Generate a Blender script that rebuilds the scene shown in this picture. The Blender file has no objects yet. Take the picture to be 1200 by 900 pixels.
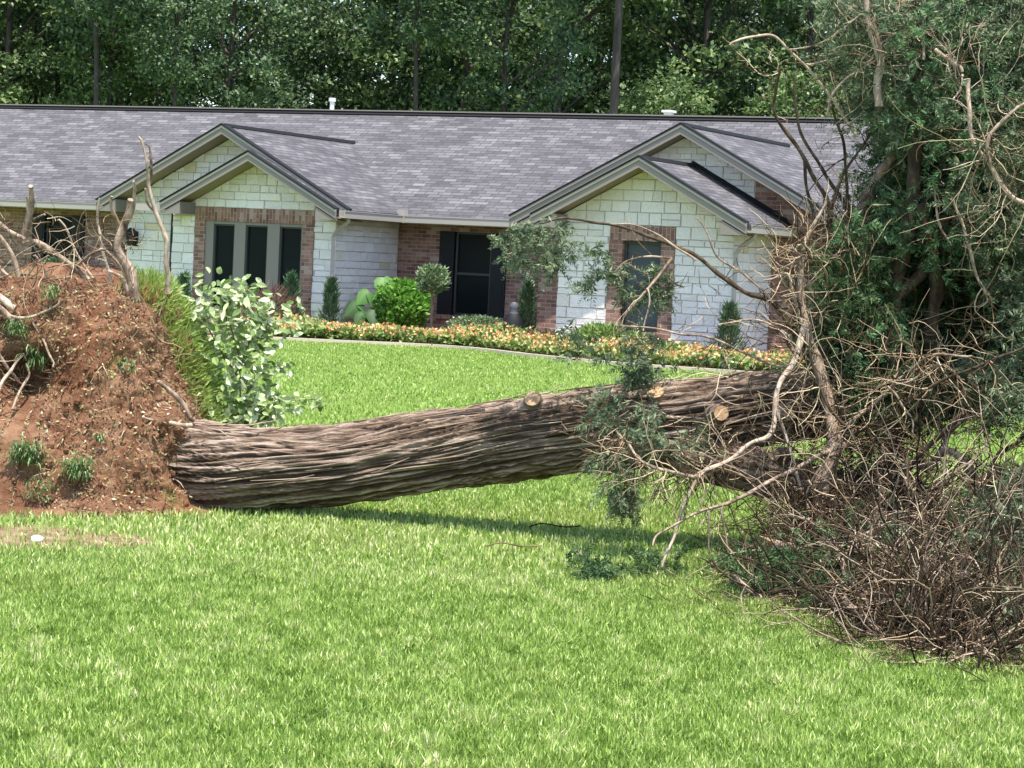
import bpy, math, random
import numpy as np
from mathutils import Vector, Matrix, noise
random.seed(7); RNG = np.random.default_rng(7)
rad = math.radians
scene = bpy.context.scene
col = scene.collection

# ------------------------------------------------------------------ camera
F_PX, PIT, ROLL, EYE = 2650.7, 0.055, 0.0484, 1.6      # measured on the 1200 px wide photograph
cp, sp, cr, sr = math.cos(PIT), math.sin(PIT), math.cos(ROLL), math.sin(ROLL)
cam_d = bpy.data.cameras.new('camera'); cam = bpy.data.objects.new('camera', cam_d); col.objects.link(cam)
cam_d.sensor_width = 36; cam_d.lens = F_PX / 1200 * 36; cam_d.clip_start = 0.1; cam_d.clip_end = 2000
Fw = Vector((0, cp, -sp)); U0 = Vector((0, sp, cp)); R0 = Vector((1, 0, 0))
Rv = R0 * cr + U0 * sr; Uv = U0 * cr - R0 * sr
M3 = Matrix((Rv, Uv, -Fw)).transposed()
cam.matrix_world = Matrix.Translation((0, 0, EYE)) @ M3.to_4x4()
scene.camera = cam

# ------------------------------------------------------------------ sky, sun, exposure
SUN_EL, SUN_H = 72.0, (0.28, -0.96)          # direction towards the sun
SKY, SUN, EXPO = 0.15, 4.0, 1.2
world = bpy.data.worlds.new('World'); scene.world = world; world.use_nodes = True
wt = world.node_tree; bg = wt.nodes['Background']
sky = wt.nodes.new('ShaderNodeTexSky'); sky.sky_type = 'NISHITA'; sky.sun_disc = False
sky.sun_elevation = rad(SUN_EL); sky.sun_rotation = math.atan2(SUN_H[0], SUN_H[1])
wt.links.new(sky.outputs[0], bg.inputs[0]); bg.inputs[1].default_value = SKY
sl = bpy.data.lights.new('sun', 'SUN'); sl.energy = SUN; sl.angle = rad(0.5); sl.color = (1, .95, .87)
so = bpy.data.objects.new('sun', sl); col.objects.link(so)
sd = Vector((SUN_H[0] * math.cos(rad(SUN_EL)), SUN_H[1] * math.cos(rad(SUN_EL)), math.sin(rad(SUN_EL))))
so.rotation_euler = sd.to_track_quat('Z', 'Y').to_euler()
vs = scene.view_settings; vs.view_transform = 'Standard'; vs.look = 'None'; vs.exposure = EXPO; vs.gamma = 1
scene.cycles.max_bounces = 6; scene.cycles.transparent_max_bounces = 8

# ------------------------------------------------------------------ measuring helpers
def ray(px, py):
    dx, dy = px - 600, py - 450
    a, b = (cr * dx + sr * dy) / F_PX, -(-sr * dx + cr * dy) / F_PX
    return np.array([a, cp + b * sp, -sp + b * cp])
def at(px, py, Y):
    d = ray(px, py); P = d * (Y / d[1]); return np.array([P[0], P[1], P[2] + EYE])
def ong(px, py, z=0.0):
    d = ray(px, py); P = d * ((z - EYE) / d[2]); return np.array([P[0], P[1], z])
TH, OV = 0.4561, 44.80                        # house heading, house origin on +Y
ct, st_ = math.cos(TH), math.sin(TH)
def hw(u, v, z=0.0): return np.array([u * ct + v * st_, OV - u * st_ + v * ct, z])
def to_uv(P): return P[0] * ct - (P[1] - OV) * st_, P[0] * st_ + (P[1] - OV) * ct

# ------------------------------------------------------------------ mesh helpers
class MB:
    """collects vertices and polygons, then links ONE mesh object"""
    def __init__(s): s.v = []; s.f = []; s.n = 0; s.r = []
    def add(s, V, Fc, r=None):
        V = np.asarray(V, float).reshape(-1, 3); s.v.append(V)
        s.f.append((s.n, Fc)); s.n += len(V)
        s.r.append(np.broadcast_to(np.asarray(random.random() if r is None else r, float), (len(V),)))
        return s
    def box(s, a, b, r=None):
        x0, y0, z0 = a; x1, y1, z1 = b
        return s.add([(x0,y0,z0),(x1,y0,z0),(x1,y1,z0),(x0,y1,z0),(x0,y0,z1),(x1,y0,z1),(x1,y1,z1),(x0,y1,z1)],
              [(0,3,2,1),(4,5,6,7),(0,1,5,4),(1,2,6,5),(2,3,7,6),(3,0,4,7)], r)
    def hull(s, bot, top, r=None):
        """two matching polygons joined by side faces"""
        n = len(bot)
        return s.add(list(bot) + list(top), [tuple(range(n - 1, -1, -1)), tuple(range(n, 2 * n))] +
              [(i, (i + 1) % n, n + (i + 1) % n, n + i) for i in range(n)], r)
    def tube(s, P, R, k=6, r=None, cap=True):
        P = np.asarray(P, float); n = len(P); R = np.broadcast_to(np.asarray(R, float), (n,))
        T = np.gradient(P, axis=0); T /= np.linalg.norm(T, axis=1)[:, None] + 1e-9
        ref = np.array([0, 0, 1.]) if abs(T[0][2]) < .8 else np.array([0, 1., 0])
        V = np.empty((n, k, 3)); A = np.arange(k) / k * 2 * math.pi
        a = np.cross(T[0], ref); a /= np.linalg.norm(a)
        for i in range(n):
            a = a - T[i] * (a @ T[i]); a /= np.linalg.norm(a) + 1e-9
            b = np.cross(T[i], a)
            V[i] = P[i] + R[i] * (np.cos(A)[:, None] * a + np.sin(A)[:, None] * b)
        q = np.arange((n - 1) * k); i = q // k; j = q % k; j2 = (j + 1) % k
        F4 = np.stack([i * k + j, i * k + j2, (i + 1) * k + j2, (i + 1) * k + j], 1)
        s.add(V.reshape(-1, 3), F4, r)
        if cap:
            s.add(V[-1], [tuple(range(k))], r); s.add(V[0], [tuple(range(k - 1, -1, -1))], r)
        return s
    def leaves(s, P, D, S, L, W, r, bend=None):
        """n diamond leaves: base P, direction D, side S"""
        n = len(P); L = np.broadcast_to(L, (n,))[:, None]; W = np.broadcast_to(W, (n,))[:, None]
        mid = P + D * L * .45
        if bend is not None: mid = mid + bend * L * .12
        V = np.stack([P, mid + S * W * .5, P + D * L, mid - S * W * .5], 1).reshape(-1, 3)
        Fc = np.arange(4 * n).reshape(n, 4)
        return s.add(V, Fc, np.repeat(r, 4))
    def build(s, name, m, parent=None, smooth=False):
        me = bpy.data.meshes.new(name)
        V = np.concatenate(s.v); me.vertices.add(len(V)); me.vertices.foreach_set('co', V.ravel().astype(np.float32))
        loops, starts = [], []; tot = 0
        for off, Fc in s.f:
            if isinstance(Fc, np.ndarray):
                loops.append((Fc + off).ravel()); m_, w = Fc.shape
                starts.append(tot + np.arange(m_) * w); tot += m_ * w
            else:
                for f in Fc:
                    loops.append(np.array(f) + off); starts.append(np.array([tot])); tot += len(f)
        lp = np.concatenate(loops); stt = np.concatenate(starts)
        me.loops.add(len(lp)); me.loops.foreach_set('vertex_index', lp.astype(np.int32))
        me.polygons.add(len(stt)); me.polygons.foreach_set('loop_start', stt.astype(np.int32))
        me.polygons.foreach_set('use_smooth', np.full(len(stt), bool(smooth)))
        at_ = me.attributes.new('rnd', 'FLOAT', 'POINT'); at_.data.foreach_set('value', np.concatenate(s.r).astype(np.float32))
        me.materials.append(m); me.update(calc_edges=True)
        o = bpy.data.objects.new(name, me); col.objects.link(o)
        if parent: o.parent = parent
        return o
def tag(o, label=None, cat=None, group=None, kind=None):
    for k, v in (('label', label), ('category', cat), ('group', group), ('kind', kind)):
        if v: o[k] = v
    return o
def empty(name, loc=(0, 0, 0), rz=0):
    o = bpy.data.objects.new(name, None); o.location = loc; o.rotation_euler = (0, 0, rz); col.objects.link(o); return o
def unit(A): return A / (np.linalg.norm(A, axis=-1, keepdims=True) + 1e-9)
def rdir(n): return unit(RNG.normal(size=(n, 3)))
def smooth_path(P, k=6):
    P = np.asarray(P, float)
    if len(P) < 3: t = np.linspace(0, 1, k + 1)[:, None]; return P[0] * (1 - t) + P[-1] * t
    Q = np.vstack([2 * P[0] - P[1], P, 2 * P[-1] - P[-2]]); out = []
    for i in range(1, len(Q) - 2):
        for t in np.arange(k) / k:
            a, b, c, d = Q[i - 1], Q[i], Q[i + 1], Q[i + 2]
            out.append(.5 * (2 * b + (c - a) * t + (2 * a - 5 * b + 4 * c - d) * t * t + (3 * b - a - 3 * c + d) * t ** 3))
    out.append(P[-1]); return np.array(out)

# ------------------------------------------------------------------ materials
class NT:
    def __init__(s, name):
        s.m = bpy.data.materials.new(name); s.m.use_nodes = True; s.t = s.m.node_tree; s.t.nodes.clear()
        s.out = s.t.nodes.new('ShaderNodeOutputMaterial')
    def n(s, typ, _out=0, **kw):
        nd = s.t.nodes.new('ShaderNode' + typ)
        for k, v in kw.items():
            if k.startswith('_'): setattr(nd, k[1:], v); continue
            key = int(k[1:]) if k[0] == 'i' and k[1:].isdigit() else k.replace('__', ' ')
            if isinstance(v, bpy.types.NodeSocket): s.t.links.new(v, nd.inputs[key])
            else:
                if isinstance(v, tuple) and len(v) == 3 and nd.inputs[key].type == 'RGBA': v = (*v, 1)
                nd.inputs[key].default_value = v
        return nd
    def ramp(s, fac, stops, interp='LINEAR'):
        nd = s.t.nodes.new('ShaderNodeValToRGB'); s.t.links.new(fac, nd.inputs[0]); e = nd.color_ramp.elements
        nd.color_ramp.interpolation = interp
        while len(e) < len(stops): e.new(.5)
        for el, (p, c) in zip(e, stops): el.position = p; el.color = (*c, 1) if len(c) == 3 else c
        return nd.outputs[0]
    def mix(s, f, a, b, typ='MIX'):
        nd = s.n('Mix', _data_type='RGBA', _blend_type=typ)
        for i, v in ((0, f), (6, a), (7, b)):
            if isinstance(v, bpy.types.NodeSocket): s.t.links.new(v, nd.inputs[i])
            else: nd.inputs[i].default_value = (*v, 1) if isinstance(v, tuple) else v
        return nd.outputs[2]
    def math(s, op, a, b=0.0):
        return s.n('Math', _operation=op, i0=a, i1=b).outputs[0]
    def noise(s, vec, scale, detail=4, rough=.55, dist=0):
        return s.n('TexNoise', Vector=vec, Scale=float(scale), Detail=float(detail), Roughness=rough, Distortion=float(dist)).outputs[0]
    def obj(s): return s.n('TexCoord').outputs['Object']
    def rnd(s): return s.n('Attribute', _attribute_name='rnd').outputs['Fac']
    def mapping(s, vec, sc=(1, 1, 1), rot=(0, 0, 0)):
        return s.n('Mapping', Vector=vec, Scale=sc, Rotation=rot).outputs[0]
    def finish(s, color, rough=.8, spec=.3, height=None, bump=.3, dist=.02, transl=0.0, tcol=None):
        kw = {}
        if height is not None:
            kw['Normal'] = s.n('Bump', Strength=bump, Distance=dist, Height=height).outputs[0]
        b = s.n('BsdfPrincipled', **{'Base__Color': color, 'Roughness': rough, 'Specular__IOR__Level': spec}, **kw)
        o = b.outputs[0]
        if transl:
            tr = s.n('BsdfTranslucent', Color=tcol if tcol is not None else color)
            o = s.n('MixShader', i0=transl, i1=o, i2=tr.outputs[0]).outputs[0]
        s.t.links.new(o, s.out.inputs[0]); return s.m
def wall_vec(s, th=.3):
    tc = s.n('TexCoord'); nx = s.n('SeparateXYZ', Vector=tc.outputs['Normal']).outputs[0]
    p = s.n('SeparateXYZ', Vector=tc.outputs['Object'])
    k = s.math('GREATER_THAN', s.math('ABSOLUTE', nx), th)
    a = s.math('ADD', s.math('ADD', s.math('MULTIPLY', p.outputs[0], s.math('SUBTRACT', 1.0, k)), s.math('MULTIPLY', p.outputs[1], k)), 64.0)
    return a, p.outputs[2], tc.outputs['Object']
def m_brick(name, soldier=False):
    s = NT(name); a, z, ob = wall_vec(s)
    v = s.n('CombineXYZ', X=z if soldier else a, Y=a if soldier else z).outputs[0]
    br = s.n('TexBrick', Vector=v, Color1=(0, 0, 0), Color2=(1, 1, 1), Mortar=(.5, .5, .5), Scale=1.0, Mortar__Size=.006,
             Mortar__Smooth=.2, Bias=0.0, Brick__Width=.215, Row__Height=.075, _offset=.5)
    c = s.ramp(br.outputs[0], [(0, (.07, .035, .03)), (.14, (.15, .06, .045)), (.4, (.24, .10, .075)), (.65, (.30, .15, .11)), (.85, (.38, .22, .17)), (1, (.50, .40, .34))])
    c = s.mix(.45, c, s.ramp(s.noise(ob, 3.5, 5), [(.3, (.12, .06, .05)), (.7, (.42, .26, .2))]))
    c = s.mix(br.outputs[1], c, (.36, .31, .27))
    h = s.math('SUBTRACT', s.noise(ob, 40, 3), br.outputs[1])
    return s.finish(c, .9, .15, h, .6, .012)
def m_stone():
    s = NT('white_stone'); ob = s.obj(); r = s.rnd()
    c = s.ramp(r, [(0, (.76, .70, .67)), (.55, (.85, .79, .76)), (.93, (.90, .85, .82)), (.975, (.86, .79, .68)), (.995, (.70, .60, .42))])
    c = s.mix(s.math('MULTIPLY', s.noise(ob, 7, 6, .65), .28), c, (.58, .54, .51))
    return s.finish(c, .85, .2, s.noise(ob, 14, 7, .7), .9, .035)
def m_mortar():
    s = NT('stone_mortar'); return s.finish(s.ramp(s.noise(s.obj(), 12, 4), [(.3, (.44, .40, .36)), (.7, (.58, .53, .48))]), .95, .1)
def m_shingle():
    s = NT('roof_shingle'); a, z, ob = wall_vec(s)
    v = s.n('CombineXYZ', X=a, Y=s.math('MULTIPLY', z, 2.12)).outputs[0]
    br = s.n('TexBrick', Vector=v, Color1=(0, 0, 0), Color2=(1, 1, 1), Mortar=(.0, .0, .0), Scale=1.0, Mortar__Size=.010, Mortar__Smooth=.3,
             Bias=0.0, Brick__Width=.30, Row__Height=.125, _offset=.37)
    b2 = s.n('TexBrick', Vector=v, Color1=(0, 0, 0), Color2=(1, 1, 1), Mortar=(.5, .5, .5), Scale=1.0, Mortar__Size=0.0,
             Bias=0.0, Brick__Width=.61, Row__Height=.125, _offset=.21)
    k = s.math('ADD', s.math('MULTIPLY', br.outputs[0], .6), s.math('MULTIPLY', b2.outputs[0], .4))
    c = s.ramp(k, [(0, (.056, .053, .058)), (.3, (.088, .083, .088)), (.6, (.122, .116, .121)), (1, (.20, .192, .196))])
    c = s.mix(s.math('MULTIPLY', s.noise(ob, .9, 4), .5), c, (.07, .066, .07))
    c = s.mix(s.math('MULTIPLY', br.outputs[1], .55), c, (.04, .038, .045))
    return s.finish(c, .85, .25, s.math('SUBTRACT', k, br.outputs[1]), .8, .012)
def m_paint(name, c, rough=.55, var=.25, dark=.75):
    s = NT(name); ob = s.obj()
    cc = s.mix(s.math('MULTIPLY', s.noise(ob, 5, 5, .65), var), c, tuple(x * dark for x in c))
    return s.finish(cc, rough, .35)
def m_glass(name, c=(.006, .008, .009), rough=.2):
    s = NT(name); ob = s.obj()
    return s.finish(s.mix(s.noise(ob, 1.3, 2), c, tuple(x * 2.2 for x in c)), rough, .06)
def m_leaf(name, stops, transl=.35, rough=.5, spec=.35, patch=None, tc=None):
    s = NT(name); c = s.ramp(s.rnd(), stops)
    if patch:
        sc, c2, lo, hi = patch
        g = s.n('NewGeometry').outputs['Position']
        f = s.ramp(s.noise(g, sc, 4), [(lo, (0, 0, 0)), (hi, (1, 1, 1))])
        c = s.mix(f, c, c2)
    t = s.mix(.5, c, tc) if tc else c
    return s.finish(c, rough, spec, transl=transl, tcol=t)
def m_bark(name, stops, sc=(1, 1, 1), scale=9, bump=.7, dist=.02, rnd=0.0):
    s = NT(name); ob = s.mapping(s.obj(), sc)
    n1 = s.noise(ob, scale, 7, .65, .4)
    f = n1 if not rnd else s.math('ADD', s.math('MULTIPLY', n1, 1 - rnd), s.math('MULTIPLY', s.rnd(), rnd))
    return s.finish(s.ramp(f, stops), .9, .15, n1, bump, dist)

M = {}
M['brick'] = m_brick('red_brick'); M['soldier'] = m_brick('soldier_brick', True); M['stone'] = m_stone(); M['mortar'] = m_mortar()
M['shingle'] = m_shingle(); M['trim'] = m_paint('trim_paint', (.23, .20, .175)); M['gutter'] = m_paint('gutter_paint', (.38, .34, .30), .4)
M['soffit'] = m_paint('soffit_paint', (.26, .21, .14)); M['dark'] = m_paint('shutter_paint', (.008, .009, .012), .6)
M['glass'] = m_glass('window_glass'); M['glass2'] = m_glass('grey_window_glass', (.05, .058, .062), .3); M['frame'] = m_paint('frame_paint', (.05, .048, .045), .5)
M['black'] = m_paint('ridge_black', (.008, .008, .009), .8); M['white'] = m_paint('white_vent', (.75, .75, .72), .5)
M['concrete'] = m_paint('kerb_concrete', (.55, .48, .36), .9, .5, .6)

# ------------------------------------------------------------------ ground and lawn
s = NT('lawn_soil'); g = s.n('NewGeometry').outputs['Position']
c = s.ramp(s.noise(g, 3, 6, .6), [(.3, (.055, .085, .018)), (.6, (.10, .15, .03)), (.8, (.16, .14, .06))])
c = s.mix(s.ramp(s.noise(g, 55, 3, .6), [(.4, (0, 0, 0)), (.62, (1, 1, 1))]), c, (.20, .30, .055))
M['lawn'] = s.finish(c, .95, .1, s.noise(g, 60, 4), .6, .03)
gr = MB()
xs = np.concatenate([np.linspace(-160, -30, 8), np.linspace(-24, 24, 33), np.linspace(30, 160, 8)])
ys = np.concatenate([np.linspace(-30, 2, 5), np.linspace(4, 60, 60), np.linspace(70, 260, 12)])
XX, YY = np.meshgrid(xs, ys); ZZ = np.zeros_like(XX)
nx_, ny_ = len(xs), len(ys); q = np.arange((nx_ - 1) * (ny_ - 1)); i = q // (nx_ - 1); j = q % (nx_ - 1)
gr.add(np.stack([XX, YY, ZZ], -1), np.stack([i * nx_ + j, i * nx_ + j + 1, (i + 1) * nx_ + j + 1, (i + 1) * nx_ + j], 1), 0)
tag(gr.build('ground', M['lawn']), kind='structure')

M['grass'] = m_leaf('grass_blade', [(0, (.06, .11, .018)), (.25, (.15, .25, .036)), (.6, (.29, .42, .075)), (.9, (.48, .58, .18)), (1, (.62, .59, .32))],
                    .27, .45, .4, patch=(.55, (.28, .31, .08), .56, .85), tc=(.32, .46, .08))
KERB_PX = [(120, 395), (200, 396), (310, 398), (400, 402), (500, 406.5), (560, 411), (640, 420), (750, 430), (850, 437), (940, 444), (1060, 452)]
kerb = smooth_path([ong(*p) for p in KERB_PX], 6)
def blades(mb, n, y0, y1, L0, L1, W, pw=1.0, dense=None):
    t = RNG.random(n) ** pw; Y = y0 + (y1 - y0) * t
    hwid = .2275 * Y + .45 + .02 * Y; X = (RNG.random(n) * 2 - 1) * hwid + .0
    if dense is not None:
        k = dense(X, Y); X, Y = X[k], Y[k]
    # keep off the bed
    ky = np.interp(X, kerb[:, 0], kerb[:, 1]); k = (Y < ky - .12); X, Y = X[k], Y[k]
    n = len(X)
    base = np.stack([X, Y, np.full(n, -.004)], 1)
    a = RNG.random(n) * 2 * math.pi; lean = RNG.random(n) ** 1.6 * .6 + .04
    h = np.stack([np.cos(a), np.sin(a), np.zeros(n)], 1)
    cl = np.array([noise.noise((x * 7, y * 7, 2)) for x, y in zip(X, Y)]); cl2 = np.array([noise.noise((x * 2.1, y * 1.6, 7)) for x, y in zip(X, Y)])
    L = (L0 + (L1 - L0) * RNG.random(n)) * (1 + .4 * cl + .2 * cl2); side = np.stack([-np.sin(a), np.cos(a), np.zeros(n)], 1)
    tw = RNG.random(n) * math.pi
    side = side * np.cos(tw)[:, None] + h * np.sin(tw)[:, None] * .8
    d1 = unit(h * (lean * .55)[:, None] + np.array([0, 0, 1.])); d2 = unit(h * (lean * 1.9)[:, None] + np.array([0, 0, .8]))
    w = (W * (.7 + .6 * RNG.random(n)))[:, None]
    m = base + d1 * (L * .55)[:, None]; tip = m + d2 * (L * .5)[:, None]
    V = np.stack([base - side * w * .4, base + side * w * .4, m + side * w * .5, m - side * w * .5, tip], 1).reshape(-1, 3)
    o = np.arange(n)[:, None] * 5
    r = np.clip(RNG.random(n) * .8 + .12 + .35 * cl + .15 * cl2, 0, 1)
    dist = np.clip(1 - np.abs(Y - 12.6) / 2.3, 0, 1) * np.clip((1.6 - X) / 1.2, 0, 1)
    r = np.where(RNG.random(n) < .42 * dist, .9 + .1 * RNG.random(n), r)
    mb.add(V, o + np.array([[0, 1, 2, 3]]), np.repeat(r, 5))
    off = mb.n - len(V); mb.f.append((off, o + np.array([[3, 2, 4]])))
BARE = [(ong(20, 632), .5, .75), (ong(120, 634), .36, .5), (ong(30, 600), .6, .4), (ong(60, 590), 1.3, .5), (ong(290, 606), .2, .12), (ong(430, 790), .0, .0)]
def dens(X, Y):
    p = np.ones(len(X))
    for c_, rx, ry in BARE:
        if rx: p = np.minimum(p, np.clip(((X - c_[0]) / rx) ** 2 + ((Y - c_[1]) / ry) ** 2, .22, 1))
    p = p * (1 - .45 * np.clip(1 - np.abs(Y - 12.6) / 2, 0, 1) * np.clip((1.6 - X) / 1.2, 0, 1))
    return RNG.random(len(X)) < p
g = MB()
blades(g, 420000, 6.3, 11.5, .026, .058, .0062, .95, dens)
blades(g, 230000, 11.5, 18, .028, .058, .0085, .95, dens)
blades(g, 170000, 18, 46, .025, .05, .014, .9)
tag(g.build('grass', M['grass']), 'bright green mown lawn in full sun', 'grass', kind='stuff')

# ------------------------------------------------------------------ the house
HR = (0, OV, 0)
house = tag(empty('brick_house', HR, -TH), 'single storey house of red brick and white stone with two front gables', 'house')
def hb(fn, name, m, parent=None, smooth=False):
    b = MB(); fn(b); return b.build(name, m, parent or house, smooth)
ZE, PM, ZR = 2.38, .5318, 4.696
VR = -.6 + (ZR - ZE) / PM                  # main ridge v = 3.755
T = .13                                    # roof slab thickness
UL0, UR0 = -19.0, 10.15                    # main eave ends
def slab(b, poly, t=T):
    b.hull([(x, y, z - t) for x, y, z in poly], poly)
# main roof: front slope with hip at the right end
hip = UR0 - (VR + .6)
def f(b):
    slab(b, [(UL0, -.6, ZE), (UR0, -.6, ZE), (hip, VR, ZR), (UL0, VR, ZR)])
roof = hb(f, 'roof', M['shingle'])
hb(lambda b: slab(b, [(UL0, 2 * VR + .6, ZE), (UL0, VR + .002, ZR), (hip, VR + .002, ZR), (UR0, 2 * VR + .6, ZE)][::-1]), 'roof', M['shingle'])
hb(lambda b: slab(b, [(UR0, -.6, ZE), (UR0, 2 * VR + .6, ZE), (hip, VR, ZR)]), 'roof', M['shingle'])
def gable_roof(uc, zc, hwid, vf, ve, name='gable_roof'):
    """two slopes from the rake at vf back to ve"""
    e = ZE + .01; r = zc
    b = MB()
    slab(b, [(uc - hwid, vf, e), (uc, vf, r), (uc, ve, r), (uc - hwid, ve, e)][::-1], .10)
    slab(b, [(uc, vf, r), (uc + hwid, vf, e), (uc + hwid, ve, e), (uc, ve, r)][::-1], .10)
    return b.build(name, M['shingle'], house)
def rake(uc, zc, hwid, vf, vw, zr=None):
    """cream rake boards, raked soffit and boxed returns of a gable"""
    sl_ = (zc - ZE - .01) / hwid; e = ZE + .01
    for sgn in (-1, 1):
        b = MB(); ue = uc + sgn * (hwid + .02); ze_ = e - .02 * sl_
        def q(v0, v1, t0, t1, ua=ue, za=ze_):
            P = [(ua, za - t0), (uc, zc - t0), (uc, zc - t1), (ua, za - t1)]
            b.hull([(x, v0, z) for x, z in P], [(x, v1, z) for x, z in P])
        q(vf - .035, vf - .002, -.012, .175); b.build('rake_board', M['trim'], house)
        b = MB(); q(vf - .055, vf - .037, .012, .05); b.build('rake_trim', M['gutter'], house)
        b = MB(); q(vf - .07, vf + .1, -.035, -.013); b.build('drip_edge', M['black'], house)
        b = MB(); q(vf, vw, .102, .125, ue - sgn * .04, ze_ + .04 * sl_); b.build('soffit', M['soffit'], house)
        # boxed return at the foot of the rake
        u0, u1 = ue, ue - sgn * .46
        b = MB(); P = [(u0, ze_ - .18), (u1, ze_ - .18 + .0), (u1, ze_ - .18 + .46 * sl_), ]
        b.hull([(x, vf - .02, z - .02) for x, z in P], [(x, vw - .002, z - .02) for x, z in P]); b.build('eave_return', M['trim'], house)
# gables: (ridge u, ridge z, half width, rake v, wall v)
GL = (-5.278, 3.96, 2.944, -2.70, -2.15); GLf = (-4.41, 3.43, 2.0, -3.05, -2.5)
GR = (4.519, 4.123, 3.277, -2.91, -2.40); GRf = (4.573, 3.43, 1.97, -4.83, -4.30)
for (uc, zc, hwid, vf, vw), ve in ((GL, VR - .9), (GLf, -1.5), (GR, VR - .6), (GRf, -2.42)):
    if (uc, zc) == GL[:2]:
        gable_roof(uc, zc, hwid, vf, -.6 + (zc - ZE) / PM + .6)
    elif (uc, zc) == GR[:2]: gable_roof(uc, zc, hwid, vf, -.6 + (zc - ZE) / PM + .6)
    else: gable_roof(uc, zc, hwid, vf, ve)
    rake(uc, zc, hwid, vf, vw)
# ridge caps
def ridge(p, q, w=.13, h=.05, m='black', name='ridge_cap'):
    b = MB(); (x0, y0, z0), (x1, y1, z1) = p, q
    d = unit(np.array([x1 - x0, y1 - y0, 0.])); n = np.array([-d[1], d[0], 0]) * w
    a_, c_ = np.array(p, float), np.array(q, float); k = np.array([0, 0, 1.])
    b.hull([a_ + n - k * (.03), a_ - n - k * .03, a_ - n * .5 + k * h, a_ + n * .5 + k * h], [c_ + n - k * .03, c_ - n - k * .03, c_ - n * .5 + k * h, c_ + n * .5 + k * h])
    return b.build(name, M[m], house)
ridge((UL0, VR, ZR), (hip, VR, ZR), .12, .035)  # black strip below the vent paints the vent's shadow line
b = MB(); b.box((UL0, VR - .10, ZR + .037), (hip, VR + .1, ZR + .065)); b.build('ridge_vent', M['trim'], house)
ridge((GL[0], GL[3], GL[1]), (GL[0], -.6 + (GL[1] - ZE) / PM, GL[1]), .09, .035)
ridge((GR[0], GR[3], GR[1]), (GR[0], -.6 + (GR[1] - ZE) / PM, GR[1]), .09, .035)
ridge((GRf[0], GRf[3], GRf[1]), (GRf[0], -2.42, GRf[1]), .08, .035)
# flashing where the small front roof meets the wall of the big right gable
b = MB(); vv = GR[4] - .02
b.hull([(GRf[0], vv - .10, GRf[1] + .02), (GRf[0] + 1.97, vv - .10, ZE + .03), (GRf[0] + 1.97, vv, ZE + .03), (GRf[0], vv, GRf[1] + .02)],
       [(GRf[0], vv - .02, GRf[1] + .09), (GRf[0] + 1.97, vv - .02, ZE + .10), (GRf[0] + 1.97, vv, ZE + .10), (GRf[0], vv, GRf[1] + .09)])
b.build('flashing', M['black'], house)
# roof vents
def vent(u, v, kind):
    z = ZE + (v + .6) * PM
    b = MB()
    if kind == 'pipe':
        z = ZR if v > VR else z
        b.tube([(u, v, z - .1), (u, v, z + .30)], .05, 10); b.tube([(u, v, z + .28), (u, v, z + .36)], .08, 10); b.tube([(u, v, z + .04), (u, v, z + .09)], .16, 10)
    else: b.box((u - .08, v - .08, z - .05), (u + .08, v + .08, z + .06)); b.box((u - .12, v - .12, z + .062), (u + .12, v + .12, z + .11))
    b.build('roof_vent', M['white'], house)
vent(-6.95, VR + .45, 'pipe'); vent(1.45, VR + .12, 'box')

# --- walls
def rect_sub(R, H):
    out = [R]
    for h in H:
        nxt = []
        for (a, b_, c_, d) in out:
            x0, z0, x1, z1 = max(a, h[0]), max(b_, h[1]), min(c_, h[2]), min(d, h[3])
            if x0 >= x1 or z0 >= z1: nxt.append((a, b_, c_, d)); continue
            if a < x0: nxt.append((a, b_, x0, d))
            if x1 < c_: nxt.append((x1, b_, c_, d))
            if b_ < z0: nxt.append((x0, b_, x1, z0))
            if z1 < d: nxt.append((x0, z1, x1, d))
        out = nxt
    return out
def wall(name, m, u0, u1, z1, v, holes=(), thick=.25, gable=None, z0=-.1):
    b = MB()
    for (a, b_, c_, d) in rect_sub((u0, z0, u1, z1), holes): b.box((a, v, b_), (c_, v + thick, d))
    if gable:
        uc, zc, hwid = gable; s_ = (zc - ZE) / hwid; P = [(u0, z1), (u1, z1), (u1, max(z1, zc - (u1 - uc) * s_ - .13)), (uc, zc - .13), (u0, max(z1, zc - (uc - u0) * s_ - .13))]
        b.hull([(x, v, z) for x, z in P][::1], [(x, v + thick, z) for x, z in P])
    return b.build(name, M[m], house)
def clip(poly, half):
    """convex clip: half = (a, b, c) keeps a*x+b*z<=c"""
    a, b_, c_ = half; out = []
    for i in range(len(poly)):
        p, q = poly[i], poly[(i + 1) % len(poly)]
        dp, dq = a * p[0] + b_ * p[1] - c_, a * q[0] + b_ * q[1] - c_
        if dp <= 0: out.append(p)
        if dp * dq < 0:
            t = dp / (dp - dq); out.append((p[0] + (q[0] - p[0]) * t, p[1] + (q[1] - p[1]) * t))
    return out
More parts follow.
